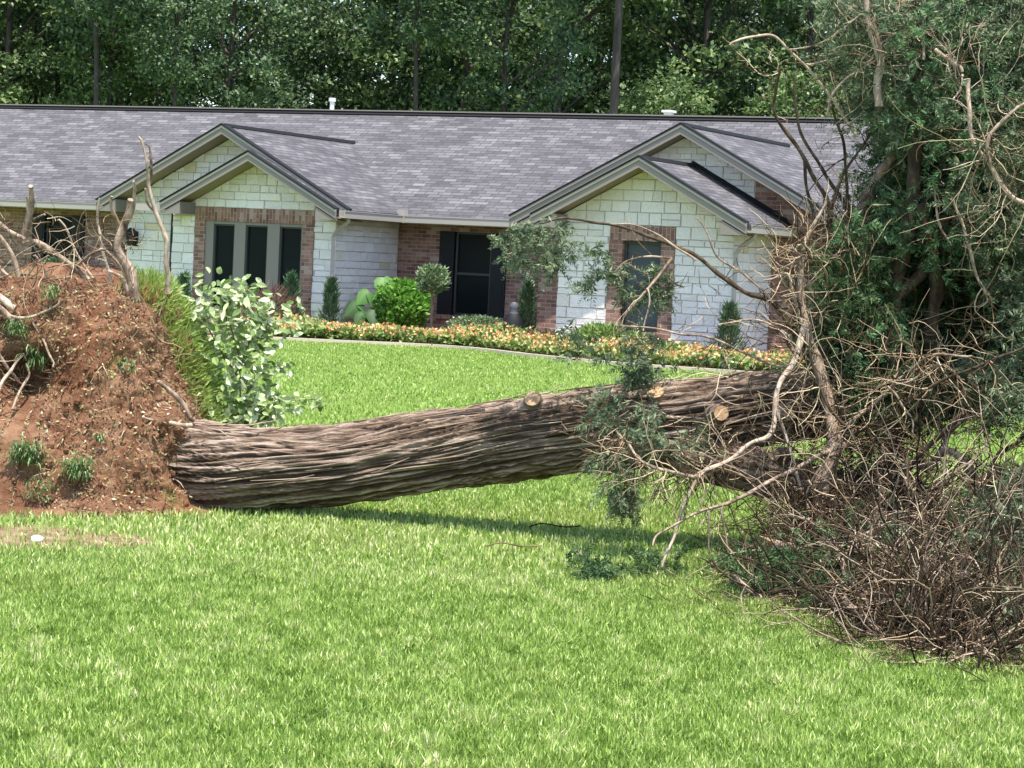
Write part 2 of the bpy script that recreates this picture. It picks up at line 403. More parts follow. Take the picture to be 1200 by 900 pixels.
def ashlar(name, a0, a1, z0, z1, place, holes=(), halves=()):
    b = MB(); z = z0
    while z < z1:
        h = random.choice([.11, .14, .16, .19, .22]); x = a0
        while x < a1:
            w = random.uniform(.16, .5)
            if x + w > a1 - .12: w = a1 - x
            cells = [(x, z, x + w, min(z + h, z1))]
            if h > .2 and random.random() < .35: cells = [(x, z, x + w, z + h * .5), (x, z + h * .5, x + w, min(z + h, z1))]
            for cell in cells:
                for R in rect_sub(cell, holes):
                    g_ = .004; P = [(R[0] + g_, R[1] + g_), (R[2] - g_, R[1] + g_), (R[2] - g_, R[3] - g_), (R[0] + g_, R[3] - g_)]
                    if R[2] - R[0] < .05 or R[3] - R[1] < .04: continue
                    for hf in halves:
                        P = clip(P, hf)
                        if len(P) < 3: break
                    if len(P) < 3: continue
                    cx, cz = sum(p[0] for p in P) / len(P), sum(p[1] for p in P) / len(P)
                    d = random.uniform(.014, .034)
                    front = [place(cx + (p[0] - cx) * .965 + random.uniform(-.006, .006), cz + (p[1] - cz) * .94 + random.uniform(-.006, .006), d + random.uniform(-.008, .008)) for p in P]
                    back = [place(p[0], p[1], -.01) for p in P]
                    b.hull(back, front, random.random())
            x += w
        z += h
    return b.build(name, M['stone'], house)
def gab(uc, zc, hwid, off=.14):
    s_ = (zc - ZE) / hwid; return [(s_, 1, zc - off + s_ * uc), (-s_, 1, zc - off - s_ * uc)]
# main brick wall
WIN_M = (-1.75, .43, -.25, 2.1); WIN_L = (-11.95, .43, -10.55, 2.1)
wall('brick_wall', 'brick', -18.6, 9.7, 2.27, 0, [WIN_M, WIN_L])
for A_, B_ in (((9.452, .252, -.1), (9.7, 7.9, 2.27)), ((-18.6, 7.902, -.1), (9.7, 8.1, 2.27)), ((-18.6, .252, -.1), (-18.35, 7.9, 2.27))): b = MB(); b.box(A_, B_); b.build('brick_wall', M['brick'], house)
# left wing
wall('stone_backing', 'mortar', -7.85, -6.42, 2.27, GL[4]); 
b = MB(); s_ = (GL[1] - ZE) / GL[2]; P = [(-7.85, 2.27), (-2.72, 2.27), (-2.72, 2.30), (GL[0], GL[1] - .13), (-7.85, 2.42)]
b.hull([(x, GL[4], z) for x, z in P], [(x, GL[4] + .2, z) for x, z in P]); b.build('stone_backing', M['mortar'], house)
ashlar('stone_wall', -7.85, -6.78, 0, 2.3, lambda a, z, d: (a, GL[4] - d, z))
ashlar('stone_wall', -7.85, -3.0, 2.3, 3.9, lambda a, z, d: (a, GL[4] - d, z), halves=gab(*GL[:3]))
HL = (-5.96, -.2, -3.19, 2.35)
wall('stone_backing', 'mortar', -6.5, -2.72, 2.27, GLf[4], [HL], gable=GLf[:3])
ashlar('stone_wall', -6.5, -2.70, 0, 3.4, lambda a, z, d: (a, GLf[4] - d, z), holes=[HL], halves=gab(*GLf[:3]))
b = MB(); b.box((-2.95, GLf[4] + .252, -.1), (-2.72, -.002, 2.27)); b.build('stone_backing', M['mortar'], house)
ashlar('stone_wall', GLf[4], -.05, 0, 2.24, lambda a, z, d: (-2.72 + d, a, z))
b = MB(); b.box((-7.85, GL[4] + .202, -.1), (-7.6, -.002, 2.27)); b.build('brick_wall', M['brick'], house)
b = MB(); b.box((-6.76, GL[4] - .05, .02), (-6.56, GL[4] - .003, 2.22)); b.build('shutter_and_strip', M['dark'], house)  # plain dark upright strip where the two wall planes meet
# right wing
HRt = (3.87, -.2, 5.09, 2.28)
wall('stone_backing', 'mortar', 2.93, 6.14, 2.27, GRf[4], [HRt], gable=GRf[:3])
ashlar('stone_wall', 2.91, 6.16, 0, 3.4, lambda a, z, d: (a, GRf[4] - d, z), holes=[HRt], halves=gab(*GRf[:3]))
for A_, B_ in (((5.9, GRf[4] + .252, -.1), (6.14, GR[4] - .002, 2.27)), ((2.93, GRf[4] + .252, -.1), (3.15, GR[4] - .002, 2.27))): b = MB(); b.box(A_, B_); b.build('stone_backing', M['mortar'], house)
ashlar('stone_wall', GRf[4], GR[4], 0, 2.24, lambda a, z, d: (6.14 + d, a, z))
s_ = (GR[1] - ZE) / GR[2]
b = MB(); b.box((6.142, GR[4], -.1), (7.42, GR[4] + .25, 2.27)); 
P = [(5.78, 2.272), (7.42, 2.272), (7.42, 2.42), (5.78, GR[1] - .13 - s_ * (5.78 - GR[0]))]; b.hull([(x, GR[4], z) for x, z in P], [(x, GR[4] + .25, z) for x, z in P])
b.box((7.17, GR[4] + .24, -.1), (7.418, -.002, 2.268)); b.build('brick_wall', M['brick'], house)
b = MB(); b.box((1.62, GR[4], -.1), (2.928, GR[4] + .25, 2.27)); b.box((1.622, GR[4] + .24, -.1), (1.87, -.002, 2.268)); b.build('brick_wall', M['brick'], house)
b = MB(); P = [(1.62, 2.272), (5.778, 2.272), (5.778, GR[1] - .13 - s_ * (5.778 - GR[0])), (GR[0], GR[1] - .13), (1.62, 2.45)]
b.hull([(x, GR[4], z) for x, z in P], [(x, GR[4] + .2, z) for x, z in P]); b.build('stone_backing', M['mortar'], house)
ashlar('stone_wall', 1.7, 5.77, 2.3, 4.0, lambda a, z, d: (a, GR[4] - d, z), halves=gab(*GR[:3]))
# brick surrounds
def surround(H, v, jamb, head, zs):
    a, z0, c_, z1 = H; b = MB()
    b.box((a, v - .035, -.1), (a + jamb, v + .2, z1 - head - .002)); b.box((c_ - jamb, v - .035, -.1), (c_, v + .2, z1 - head - .002))
    b.box((a + jamb + .002, v - .03, -.1), (c_ - jamb - .002, v + .2, zs)); b.build('brick_surround', M['brick'], house)
    b = MB(); b.box((a, v - .035, z1 - head), (c_, v + .2, z1)); b.build('brick_header', M['soldier'], house)
surround(HL, GLf[4], .25, .27, .28); surround(HRt, GRf[4], .25, .26, .46)
def window(u0, u1, z0, z1, v, sash=True, fr='frame', glass='glass', fw=.045, lab=None):
    b = MB(); b.box((u0, v, z0), (u0 + fw, v + .08, z1)); b.box((u1 - fw, v, z0), (u1, v + .08, z1))
    b.box((u0 + fw, v + .002, z1 - fw), (u1 - fw, v + .078, z1)); b.box((u0 + fw, v + .002, z0), (u1 - fw, v + .078, z0 + fw))
    if sash: zm = (z0 + z1) / 2; b.box((u0 + fw, v + .004, zm - .025), (u1 - fw, v + .07, zm + .025))
    w = b.build('window', M[fr], house)
    b = MB(); b.box((u0 + fw, v + .05, z0 + fw), (u1 - fw, v + .056, z1 - fw)); b.build('pane', M[glass], w)
    return w
# left wing triple window with cream mullions
v = GLf[4] + .02
for a, c_ in ((-5.52, -5.03), (-4.77, -4.26), (-3.98, -3.48)): window(a, c_, .34, 2.02, v, False, fw=.03)
b = MB()
for a, c_ in ((-5.708, -5.522), (-5.028, -4.772), (-4.258, -3.982), (-3.478, -3.442)): b.box((a, v - .03, .282), (c_, v + .1, 2.078))
for a, c_ in ((-5.52, -5.03), (-4.77, -4.26), (-3.98, -3.48)): b.box((a, v - .02, 2.022), (c_, v + .1, 2.078)); b.box((a, v - .04, .282), (c_, v + .1, .338))
b.build('window_surround', M['trim'], house)
b = MB(); b.box((-5.7, v + .12, .25), (-3.44, v + .14, 2.1)); b.build('window_lining', M['black'], house)
v = GRf[4] + .05; window(4.125, 4.835, .465, 2.015, v, True, glass='glass2')
b = MB(); b.box((4.12, v + .1, .4), (4.84, v + .12, 2.05)); b.build('window_lining', M['black'], house)
for W in (WIN_M, WIN_L):
    u0, z0, u1, z1 = W; sw = .34
    window(u0 + sw, u1 - sw, z0, z1, .03)
    for a, c_ in ((u0, u0 + sw - .01), (u1 - sw + .01, u1)):
        b = MB(); b.box((a, -.04, z0), (c_, .05, z1)); 
        for k in range(22): zz = z0 + .08 + k * .07; b.box((a + .04, -.052, zz), (c_ - .04, -.0405, zz + .035))
        b.build('shutter_and_strip', M['dark'], house)
    b = MB(); b.box((u0 - .03, -.06, z0 - .09), (u1 + .03, -.002, z0 - .002)); b.build('sill', M['soldier'], house)
    b = MB(); b.box((u0, .12, z0), (u1, .14, z1)); b.build('window_lining', M['black'], house)
# soffits, fascia, gutters
def soff(u0, u1, v0, v1):
    b = MB(); b.box((u0, v0, 2.215), (u1, v1, 2.25)); b.build('soffit', M['soffit'], house)
soff(-18.9, -8.25, -.56, -.003); soff(-2.33, 1.24, -.56, -.003); soff(7.8, 10.1, -.56, -.003)
soff(-2.66, -2.335, -3.0, -.562); soff(6.19, 6.53, -4.8, -2.42)
def gutter(p, q, name='gutter'):
    b = MB(); (x0, y0), (x1, y1) = p, q
    d = unit(np.array([x1 - x0, y1 - y0])); n = np.array([d[1], -d[0]])    # outward
    def pr(P, a0, a1, zz0, zz1):
        A, B = np.array(p) , np.array(q)
        pts = [A + n * a0, A + n * a1]; pts2 = [B + n * a0, B + n * a1]
        b.hull([(*pts[0], zz0), (*pts[1], zz0), (*pts[1], zz1), (*pts[0], zz1)], [(*pts2[0], zz0), (*pts2[1], zz0), (*pts2[1], zz1), (*pts2[0], zz1)])
    pr(b, -.03, -.005, ZE - .17, ZE - .004); pr(b, -.003, .085, ZE - .15, ZE - .13); pr(b, .087, .10, ZE - .152, ZE - .03); pr(b, .07, .11, ZE - .028, ZE - .012)
    return b.build(name, M['gutter'], house)
gutter((-18.9, -.6), (-8.23, -.6)); gutter((-2.31, -.62), (1.24, -.62)); gutter((7.8, -.6), (10.1, -.6))
gutter((-2.334, -3.0), (-2.334, -.62)); gutter((6.543, -4.8), (6.543, -2.46)); 
b = MB(); b.box((-2.36, -.74, ZE - .16), (-2.2, -.60, ZE + .10)); b.build('valley_guard', M['gutter'], house)
b = MB(); b.box((-7.2, -2.9, ZE - .16), (-6.42, -2.75, ZE - .03)); b.build('gutter', M['gutter'], house)
# downspouts
def down(u, v, du):
    b = MB(); w = .035
    P = smooth_path([(u + du * .3, v, ZE - .14), (u + du * .3, v, ZE - .22), (u + du * .12, v, ZE - .36), (u, v, ZE - .50), (u, v, ZE - .7), (u, v, .05)], 4)
    b.tube(P, .042, 4); b.build('downspout', M['gutter'], house)
down(-2.63, -2.72, 1.0); down(6.24, -4.42, 1.0); 
# wall lantern on the left stone pier
b = MB(); u, v, z = -7.62, GL[4] - .2, 1.5
b.hull([(u - .05, v - .05, z), (u + .05, v - .05, z), (u + .05, v + .05, z), (u - .05, v + .05, z)], [(u - .09, v - .09, z + .26), (u + .09, v - .09, z + .26), (u + .09, v + .09, z + .26), (u - .09, v + .09, z + .26)])
b.hull([(u - .11, v - .11, z + .262), (u + .11, v - .11, z + .262), (u + .11, v + .11, z + .262), (u - .11, v + .11, z + .262)], [(u - .02, v - .02, z + .37), (u + .02, v - .02, z + .37), (u + .02, v + .02, z + .37), (u - .02, v + .02, z + .37)])
b.box((u - .02, v + .05, z + .1), (u + .02, GL[4] - .02, z + .14)); b.box((u - .06, GL[4] - .07, z), (u + .06, GL[4] - .04, z + .3)); b.build('wall_lantern', M['dark'], house)

# ------------------------------------------------------------------ flower bed
s = NT('mulch'); M['mulch'] = s.finish(s.ramp(s.noise(s.obj(), 30, 5), [(.3, (.035, .02, .012)), (.7, (.13, .075, .045))]), .95, .1, s.noise(s.obj(), 40, 4), .8, .03)
b = MB(); n = len(kerb)
back = np.array([hw(to_uv(p)[0], .2 if not (-6.5 < to_uv(p)[0] < 6.2) else .2) for p in kerb])
top = np.array([[0, 0, .05]])
b.add(np.vstack([kerb + top, back + top]), np.array([[i, i + 1, n + i + 1, n + i] for i in range(n - 1)]), 0)
tag(b.build('flower_bed', M['mulch']), kind='structure')
b = MB(); d = unit(np.gradient(kerb, axis=0)); nn = np.stack([d[:, 1], -d[:, 0], d[:, 2]], 1)
A = kerb - nn * .0; B = kerb + nn * .10
for i in range(n - 1):
    b.hull([A[i], B[i], B[i + 1], A[i + 1]], [A[i] + [0, 0, .055], B[i] + [0, 0, .055], B[i + 1] + [0, 0, .055], A[i + 1] + [0, 0, .055]])
tag(b.build('bed_kerb', M['concrete']), kind='structure')
M['lant_leaf'] = m_leaf('lantana_leaf', [(0, (.09, .15, .03)), (.6, (.20, .30, .07)), (1, (.36, .45, .16))], .3)
M['lant_flower'] = m_leaf('lantana_flower', [(0, (.70, .20, .14)), (.25, (.78, .36, .16)), (.5, (.80, .52, .20)), (.75, (.82, .66, .30)), (1, (.85, .52, .42))], .25, .6, .2)
def lantana():
    lv, fl = MB(), MB()
    idx = RNG.random(2000) * (n - 1); i0 = idx.astype(int); fr = idx - i0
    base = kerb[i0] * (1 - fr)[:, None] + kerb[np.minimum(i0 + 1, n - 1)] * fr[:, None]
    base = base - nn[i0] * (.18 + 1.7 * RNG.random(2000) ** 1.1)[:, None]
    k = (base[:, 0] > -4.9) & (base[:, 0] < 6); base = base[k]
    for c_ in base:
        if noise.noise(Vector((c_[0] * 1.6, c_[1] * 1.6, 20))) < -.30: continue
        m = 26; h = .11 + .14 * noise.noise(Vector((c_[0] * .9, c_[1] * .9, 0))) + random.random() * .12
        P = c_ + np.stack([RNG.normal(0, .10, m), RNG.normal(0, .10, m), .06 + RNG.random(m) ** .6 * h], 1)
        D = unit(rdir(m) * .8 + [0, 0, .4]); S = unit(np.cross(D, rdir(m)))
        lv.leaves(P, D, S, .07 + .04 * RNG.random(m), .05, RNG.random(m))
        dens_f = .35 + .65 * (noise.noise(Vector((c_[0] * 1.3, c_[1] * 1.3, 4))) > -.18)
        m = int(6.5 * dens_f); P = c_ + np.stack([RNG.normal(0, .11, m), RNG.normal(0, .11, m), .10 + h * (.55 + .5 * RNG.random(m))], 1)
        D = unit(rdir(m) + [0, -.3, .2]); S = unit(np.cross(D, rdir(m)))
        fl.leaves(P, D, S, .055, .055, np.clip(RNG.normal(.5 + .2 * noise.noise(Vector((c_[0], c_[1], 9))), .25, m), 0, 1))
        D2 = unit(np.cross(D, S)); fl.leaves(P - D2 * .02, D2, S, .055, .055, RNG.random(m))
    tag(lv.build('flower_foliage', M['lant_leaf']), 'low green leaves filling the flower bed in front of the house', 'bedding plants', kind='stuff')
    tag(fl.build('flowers', M['lant_flower']), 'orange, yellow and pink blossoms massed along the flower bed', 'flowers', kind='stuff')
lantana()

# ------------------------------------------------------------------ bed plants
def gp(px, py, v):                       # a foot point from pixel column and house depth v
    d = ray(px, py); t = (v + OV * ct) / (d[0] * st_ + d[1] * ct); P = d * t; return np.array([P[0], P[1], 0.0])
M['conifer'] = m_leaf('conifer_needles', [(0, (.035, .075, .04)), (.6, (.07, .13, .06)), (1, (.14, .23, .11))], .2)
M['bright'] = m_leaf('bright_leaf', [(0, (.08, .19, .03)), (.5, (.16, .36, .05)), (1, (.30, .52, .10))], .4)
M['topi'] = m_leaf('glossy_leaf', [(0, (.07, .13, .04)), (.5, (.16, .24, .10)), (1, (.42, .48, .30))], .2, .3, .6)
M['maroon'] = m_leaf('maroon_leaf', [(0, (.09, .04, .035)), (.5, (.20, .10, .08)), (1, (.34, .24, .17))], .3)
M['stem'] = m_bark('plant_stem', [(.3, (.12, .09, .06)), (.7, (.28, .22, .16))], (1, 1, .3), 30)
def conifer(c_, h, r, label, m='conifer', n=2600):
    t = empty('conifer_shrub', c_); tag(t, label, 'shrub')
    z = RNG.random(n) ** .8 * h; a = RNG.random(n) * 6.283; R = r * (1 - z / h) ** .6 * np.sqrt(RNG.random(n)) * (1 + .35 * np.sin(z * 9 + a * 2))
    P = np.stack([R * np.cos(a), R * np.sin(a), z + .05], 1); D = unit(np.stack([np.cos(a) * .5, np.sin(a) * .5, np.full(n, .9)], 1) + rdir(n) * .35); S = unit(np.cross(D, rdir(n)))
    b = MB(); q_ = RNG.random(n) < .55; P, D, S = P[q_], D[q_], S[q_]; n = len(P); b.leaves(P, D, S, .07 + .12 * RNG.random(n) ** 2, .02, RNG.random(n)); b.build('foliage', M[m], t)
    b = MB(); b.tube([(0, 0, 0), (0, 0, h * .8)], [.025, .008], 6); b.build('stem', M['stem'], t); return t
conifer(gp(340, 365, -3.3), 1.05, .24, 'small pointed conifer in front of the triple window')
conifer(gp(387, 373, -3.3), .98, .22, 'dark narrow conifer against white stone beside the left downspout', n=3200)
conifer(gp(616, 395, -.7), 1.10, .24, 'dark upright shrub between the middle window and the right wing', n=3200)
conifer(gp(853, 412, -5.2), .95, .30, 'upright dark shrub at the corner of the right stone wing', n=3200)
conifer(gp(215, 345, -3.0), .9, .26, 'green upright shrub at the left corner of the triple window wing')
# elephant ear
def ear():
    t = empty('elephant_ear_plant', gp(442, 385, -1.9)); tag(t, 'elephant ear plant with huge heart shaped leaves against white stone', 'plant')
    M['ear'] = m_leaf('ear_leaf', [(0, (.02, .06, .015)), (.5, (.05, .14, .03)), (1, (.13, .28, .07))], .3, .45, .2)
    pts = [(-.42, 0, .55, .33, -1.0), (-.25, .1, .78, .30, -.7), (.10, 0, 1.05, .36, .3), (.02, -.1, .75, .30, .9), (-.05, -.2, .42, .30, .1), (-.30, -.15, .36, .25, -.5), (.24, .1, .72, .30, 1.2)]
    for x, y, z, L, a in pts:
        b = MB(); b.tube(smooth_path([(0, 0, 0), (x * .5, y * .5, z * .65), (x, y, z)], 5), [.02] * 10 + [.01], 6, .8); b.build('stalk', M['ear'], t)
        D = unit(np.array([math.sin(a), -.5, -.75])); N = unit(np.array([math.cos(a) * .2, -.8, .5])); S = unit(np.cross(D, N)); N = np.cross(S, D)
        prof = [(-.28, .0), (-.42, .28), (-.25, .5), (.1, .56), (.45, .42), (.75, .2), (1, 0)]
        V = [(x, y, z)]; out = [(p, w) for p, w in prof] + [(p, -w) for p, w in prof[-2:0:-1]]
        for p, w in out: V.append(np.array((x, y, z)) + (D * p + S * w - N * abs(w) * .35 - N * p * p * .12) * L)
        k = len(out); b = MB(); b.add(V, [(0, i + 1, (i + 1) % k + 1) for i in range(k)], random.random()); b.build('leaf', M['ear'], t, True)
ear()
def bush(name, c_, r, h, label, m, n, L, W, cat='shrub', z0=.1, up=.5, stem=True):
    t = empty(name, c_); tag(t, label, cat); a = RNG.random(n) * 6.283; zz = RNG.random(n)
    lump = 1 + .28 * np.array([noise.noise(Vector((math.cos(x) * 1.7, math.sin(x) * 1.7, y * 3))) for x, y in zip(a, zz)])
    prof = np.sqrt(np.clip(1 - (2 * zz - 1) ** 2, .08, 1)); R = r * prof * lump * RNG.random(n) ** .33
    P = np.stack([R * np.cos(a), R * np.sin(a), z0 + zz * h], 1)
    D = unit(np.stack([np.cos(a) * .7, np.sin(a) * .7, np.full(n, up)], 1) + rdir(n) * .7); S = unit(np.cross(D, rdir(n)))
    b = MB(); b.leaves(P, D, S, L * (.7 + .6 * RNG.random(n)), W, RNG.random(n)); b.build('foliage', M[m], t)
    if stem:
        b = MB()
        for k in range(5): q = rdir(1)[0] * r * .5; b.tube(smooth_path([(0, 0, 0), (q[0] * .6, q[1] * .6, h * .4), (q[0], q[1], h * .8)], 3), .012, 5)
        b.build('stem', M['stem'], t)
    return t
bush('leafy_shrub', gp(470, 388, -1.7), .52, .95, 'bright green leafy shrub beside the elephant ear plant', 'bright', 2600, .13, .07)
bush('feathery_shrub', gp(312, 372, -3.7), .5, .62, 'reddish brown feathery shrub beneath the triple window', 'maroon', 1300, .26, .016, up=.8)
bush('dark_shrub', gp(70, 360, -1.0), .7, 1.0, 'dark green shrub behind the upturned roots under the left window', 'conifer', 3000, .12, .06)
bush('flowering_shrub', gp(710, 412, -5.6), .6, .45, 'leafy green shrub under the stone wall left of the right window', 'lant_leaf', 2200, .10, .05)
bush('low_shrub', gp(560, 390, -1.2), .6, .35, 'low grey green shrub under the middle window', 'topi', 1500, .07, .04)
# lollipop tree
t = bush('topiary_tree', gp(504, 392, -2.6), .29, .5, 'small lollipop tree with pale glossy leaves on a thin stem', 'topi', 1100, .11, .045, 'small tree', z0=.88, stem=False)
b = MB(); b.tube(smooth_path([(0, 0, 0), (.02, 0, .5), (0, 0, 1.1)], 4), [.028] * 8 + [.015], 7); b.build('stem', M['white'] if False else M['stem'], t)
# garden ornament: dark squat figure with pale upper part
t = empty('garden_ornament', gp(601, 392, -1.1)); tag(t, 'dark garden ornament with a pale grey top beside the dark upright shrub', 'ornament')
def lathe(prof, k=16):
    b = MB(); P = [(0, 0, z) for r_, z in prof]; 
    A = np.arange(k) / k * 6.283; V = np.array([[(r_ * math.cos(a) , r_ * .7 * math.sin(a), z) for a in A] for r_, z in prof]).reshape(-1, 3); m = len(prof)
    b.add(V, np.array([[i * k + j, i * k + (j + 1) % k, (i + 1) * k + (j + 1) % k, (i + 1) * k + j] for i in range(m - 1) for j in range(k)]), .5)
    b.add(V[-k:], [tuple(range(k))], .5); return b
lathe([(.20, 0), (.24, .1), (.22, .3), (.16, .48), (.10, .56)]).build('body', M['dark'], t, True)
lathe([(.09, .562), (.07, .60), (.09, .66), (.085, .73), (.04, .78)], 7).build('head', m_paint('ornament_grey', (.10, .11, .12)), t, True)

# ------------------------------------------------------------------ woods behind the house
M['wood_leaf'] = [m_leaf('woodland_leaf_a', [(0, (.025, .055, .025)), (.6, (.14, .22, .075)), (1, (.37, .47, .19))], .4, .5, .4),
                  m_leaf('woodland_leaf_b', [(0, (.02, .05, .03)), (.6, (.11, .18, .08)), (1, (.33, .43, .21))], .35, .5, .4)]
M['pine_bark'] = m_bark('pine_bark', [(.3, (.03, .025, .023)), (.55, (.085, .07, .063)), (.8, (.15, .13, .115))], (1, 1, .25), 5, rnd=.2)
def wood_tree(kind, h, r, z0, nleaf, leaf, mi, trunk_r, conical=False):
    mb, tb = MB(), MB()
    tp = smooth_path([(0, 0, 0), (random.uniform(-.15, .15), 0, h * .35), (random.uniform(-.4, .4), 0, h * .7), (0, 0, h)], 5)
    tb.tube(tp, np.linspace(trunk_r, trunk_r * .2, len(tp)), 9)
    nc = int(nleaf / 90)
    for k in range(nc):
        zz = random.random(); z = z0 + (h - z0) * zz
        pr = (1 - zz) ** .6 if conical else math.sqrt(max(.1, 1 - (zz * 1.9 - .85) ** 2 * .8))
        R = r * pr * random.random() ** .4; a = random.random() * 6.283
        c_ = np.array([R * math.cos(a), R * math.sin(a), z])
        if k % 6 == 0:
            zb = max(z0 * .8, z - R * .7); tb.tube(smooth_path([(0, 0, zb), (c_[0] * .5, c_[1] * .5, (zb + z) / 2 + .2), tuple(c_)], 3), [.05, .045, .04, .035, .03, .02, .015][:7], 4)
        m = 90; cs = random.uniform(.3, .75)
        P = c_ + RNG.normal(0, 1, (m, 3)) * [cs * .6, cs * .6, cs * .35]
        D = unit(rdir(m) + [0, 0, -.3]); S = unit(np.cross(D, unit(rdir(m) * .6 + [0, 0, 1])))
        mb.leaves(P, D, S, leaf * (.7 + .6 * RNG.random(m)), leaf * .62, np.clip(RNG.random(m) * .7 + random.random() * .3, 0, 1))
    t = empty(kind); mb.build('crown', M['wood_leaf'][mi], t); tb.build('trunk', M['pine_bark'], t, True)
    return t
def dup(root, loc, rz, sc, label, group):
    r = root.copy(); col.objects.link(r); r.location = loc; r.rotation_euler = (0, 0, rz); r.scale = (sc,) * 3; r['label'] = label; r['group'] = group
    for ch in root.children: c2 = ch.copy(); col.objects.link(c2); c2.parent = r
    return r
protos = [wood_tree('broadleaf_tree', 15, 3.2, 1.8, 15000, .20, 0, .17), wood_tree('broadleaf_tree', 13, 2.8, 1.2, 14000, .17, 1, .14),
          wood_tree('broadleaf_tree', 17, 3.6, 3.5, 15000, .22, 0, .2), wood_tree('pine_tree', 22, 2.6, 10.5, 9000, .22, 1, .135), wood_tree('young_tree', 7.5, 2.0, .6, 9000, .15, 0, .07)]
first = [True] * 5
G = 'trees in the woods behind the house'
LB = ['broad leafed tree with green crown in the woods behind the house', 'dark blue green leafed tree in the woods behind the house', 'tall wide broad leafed tree in the woods behind the house',
      'tall pine with a bare straight trunk in the woods behind the house', 'low bushy young tree at the edge of the woods']
def place(k, x, y, sc, lab=None):
    rz = random.random() * 6.283; lab = lab or LB[k]
    if first[k]:
        first[k] = False; o = protos[k]; o.location = (x, y, 0); o.rotation_euler = (0, 0, rz); o.scale = (sc,) * 3; tag(o, lab, 'tree', G)
    else: o = dup(protos[k], (x, y, 0), rz, sc, lab, G)
    o['category'] = 'tree'
for px, Y, sc, lab in ((100, 66, .75, None), (112, 70, .7, None), (128, 74, .8, None), (165, 78, .7, None), (192, 66, .6, None), (70, 74, .8, None), (30, 78, .7, None), (473, 68, .75, 'slim pine with a bare trunk rising behind the middle of the roof'),
                (703, 64, 1.15, 'thick trunked pine rising behind the roof left of the right gable'), (780, 78, .8, None), (855, 82, .8, None)):
    place(3, (px - 600) / F_PX * Y, Y, sc, lab)
for row, (Y, step, ks) in enumerate(((69, 4.4, (4, 1, 4, 0)), (75, 3.6, (0, 1, 2)), (82, 3.4, (0, 1, 2)), (90, 3.6, (2, 1, 0)), (99, 3.6, (2, 2, 1)))):
    x = -22 - row * 1.2
    while x < 24 + row * 1.2:
        xx = x + random.uniform(-1, 1)
        if row == 0 and random.random() < .3: x += step; continue
        place(random.choice(ks), xx, Y + random.uniform(-1.5, 1.5), random.uniform(.85, 1.2)); x += step

# ------------------------------------------------------------------ fallen cedar
tree = tag(empty('fallen_tree', tuple(at(190, 600, 13.6) * [1, 1, 0])), 'uprooted cedar lying across the lawn with its root ball, trunk and tangled crown', 'fallen tree')
TO = np.array(tree.location)
class TM(MB):
    def build(s, *a, **k):
        s.v = [v_ - TO for v_ in s.v]; return super().build(*a, **k)
s = NT('cedar_bark'); ob = s.obj(); sx = s.mapping(ob, (.10, 1, 1), (0, .04, 0))
n1 = s.math('ADD', s.math('MULTIPLY', s.noise(sx, 48, 8, .75, .6), .7), s.math('MULTIPLY', s.noise(ob, 34, 6, .7, .5), .3)); n2 = s.noise(ob, 3.0, 4); h_ = s.rnd()
f_ = s.math('ADD', s.math('MULTIPLY', n1, .55), s.math('MULTIPLY', h_, .45))
c = s.ramp(f_, [(.27, (.018, .011, .008)), (.42, (.075, .048, .034)), (.53, (.24, .17, .125)), (.65, (.46, .36, .29)), (.83, (.66, .57, .48))])
c = s.mix(s.math('MULTIPLY', n2, .4), c, (.30, .21, .15))
M['cedar'] = s.finish(c, .95, .1, n1, 1.0, .03)
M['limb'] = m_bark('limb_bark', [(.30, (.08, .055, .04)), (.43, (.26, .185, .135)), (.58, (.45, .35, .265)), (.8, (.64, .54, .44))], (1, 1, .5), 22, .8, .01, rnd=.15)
M['shadelimb'] = m_bark('shaded_limb_bark', [(.3, (.03, .02, .013)), (.55, (.085, .06, .04)), (.8, (.19, .145, .10))], (1, 1, .5), 22, .8, .01)  # darker copy of the limb bark, shade painted into its colour
M['twig'] = m_bark('twig_bark', [(.3, (.03, .018, .009)), (.5, (.10, .066, .038)), (.62, (.30, .21, .125)), (.82, (.66, .52, .35))], (1, 1, 1), 6, .4, .004, rnd=.6)
M['shadetwig'] = m_bark('shaded_twig_bark', [(.25, (.016, .010, .006)), (.55, (.05, .033, .020)), (.8, (.13, .09, .055))], (1, 1, 1), 6, .4, .004, rnd=.6)  # near-black twig copy: the heap's inner shade is put into the colour
M['cut'] = m_bark('cut_wood', [(.3, (.28, .15, .075)), (.6, (.46, .31, .18)), (.8, (.56, .44, .30))], (1, 1, 1), 25, .3, .004)

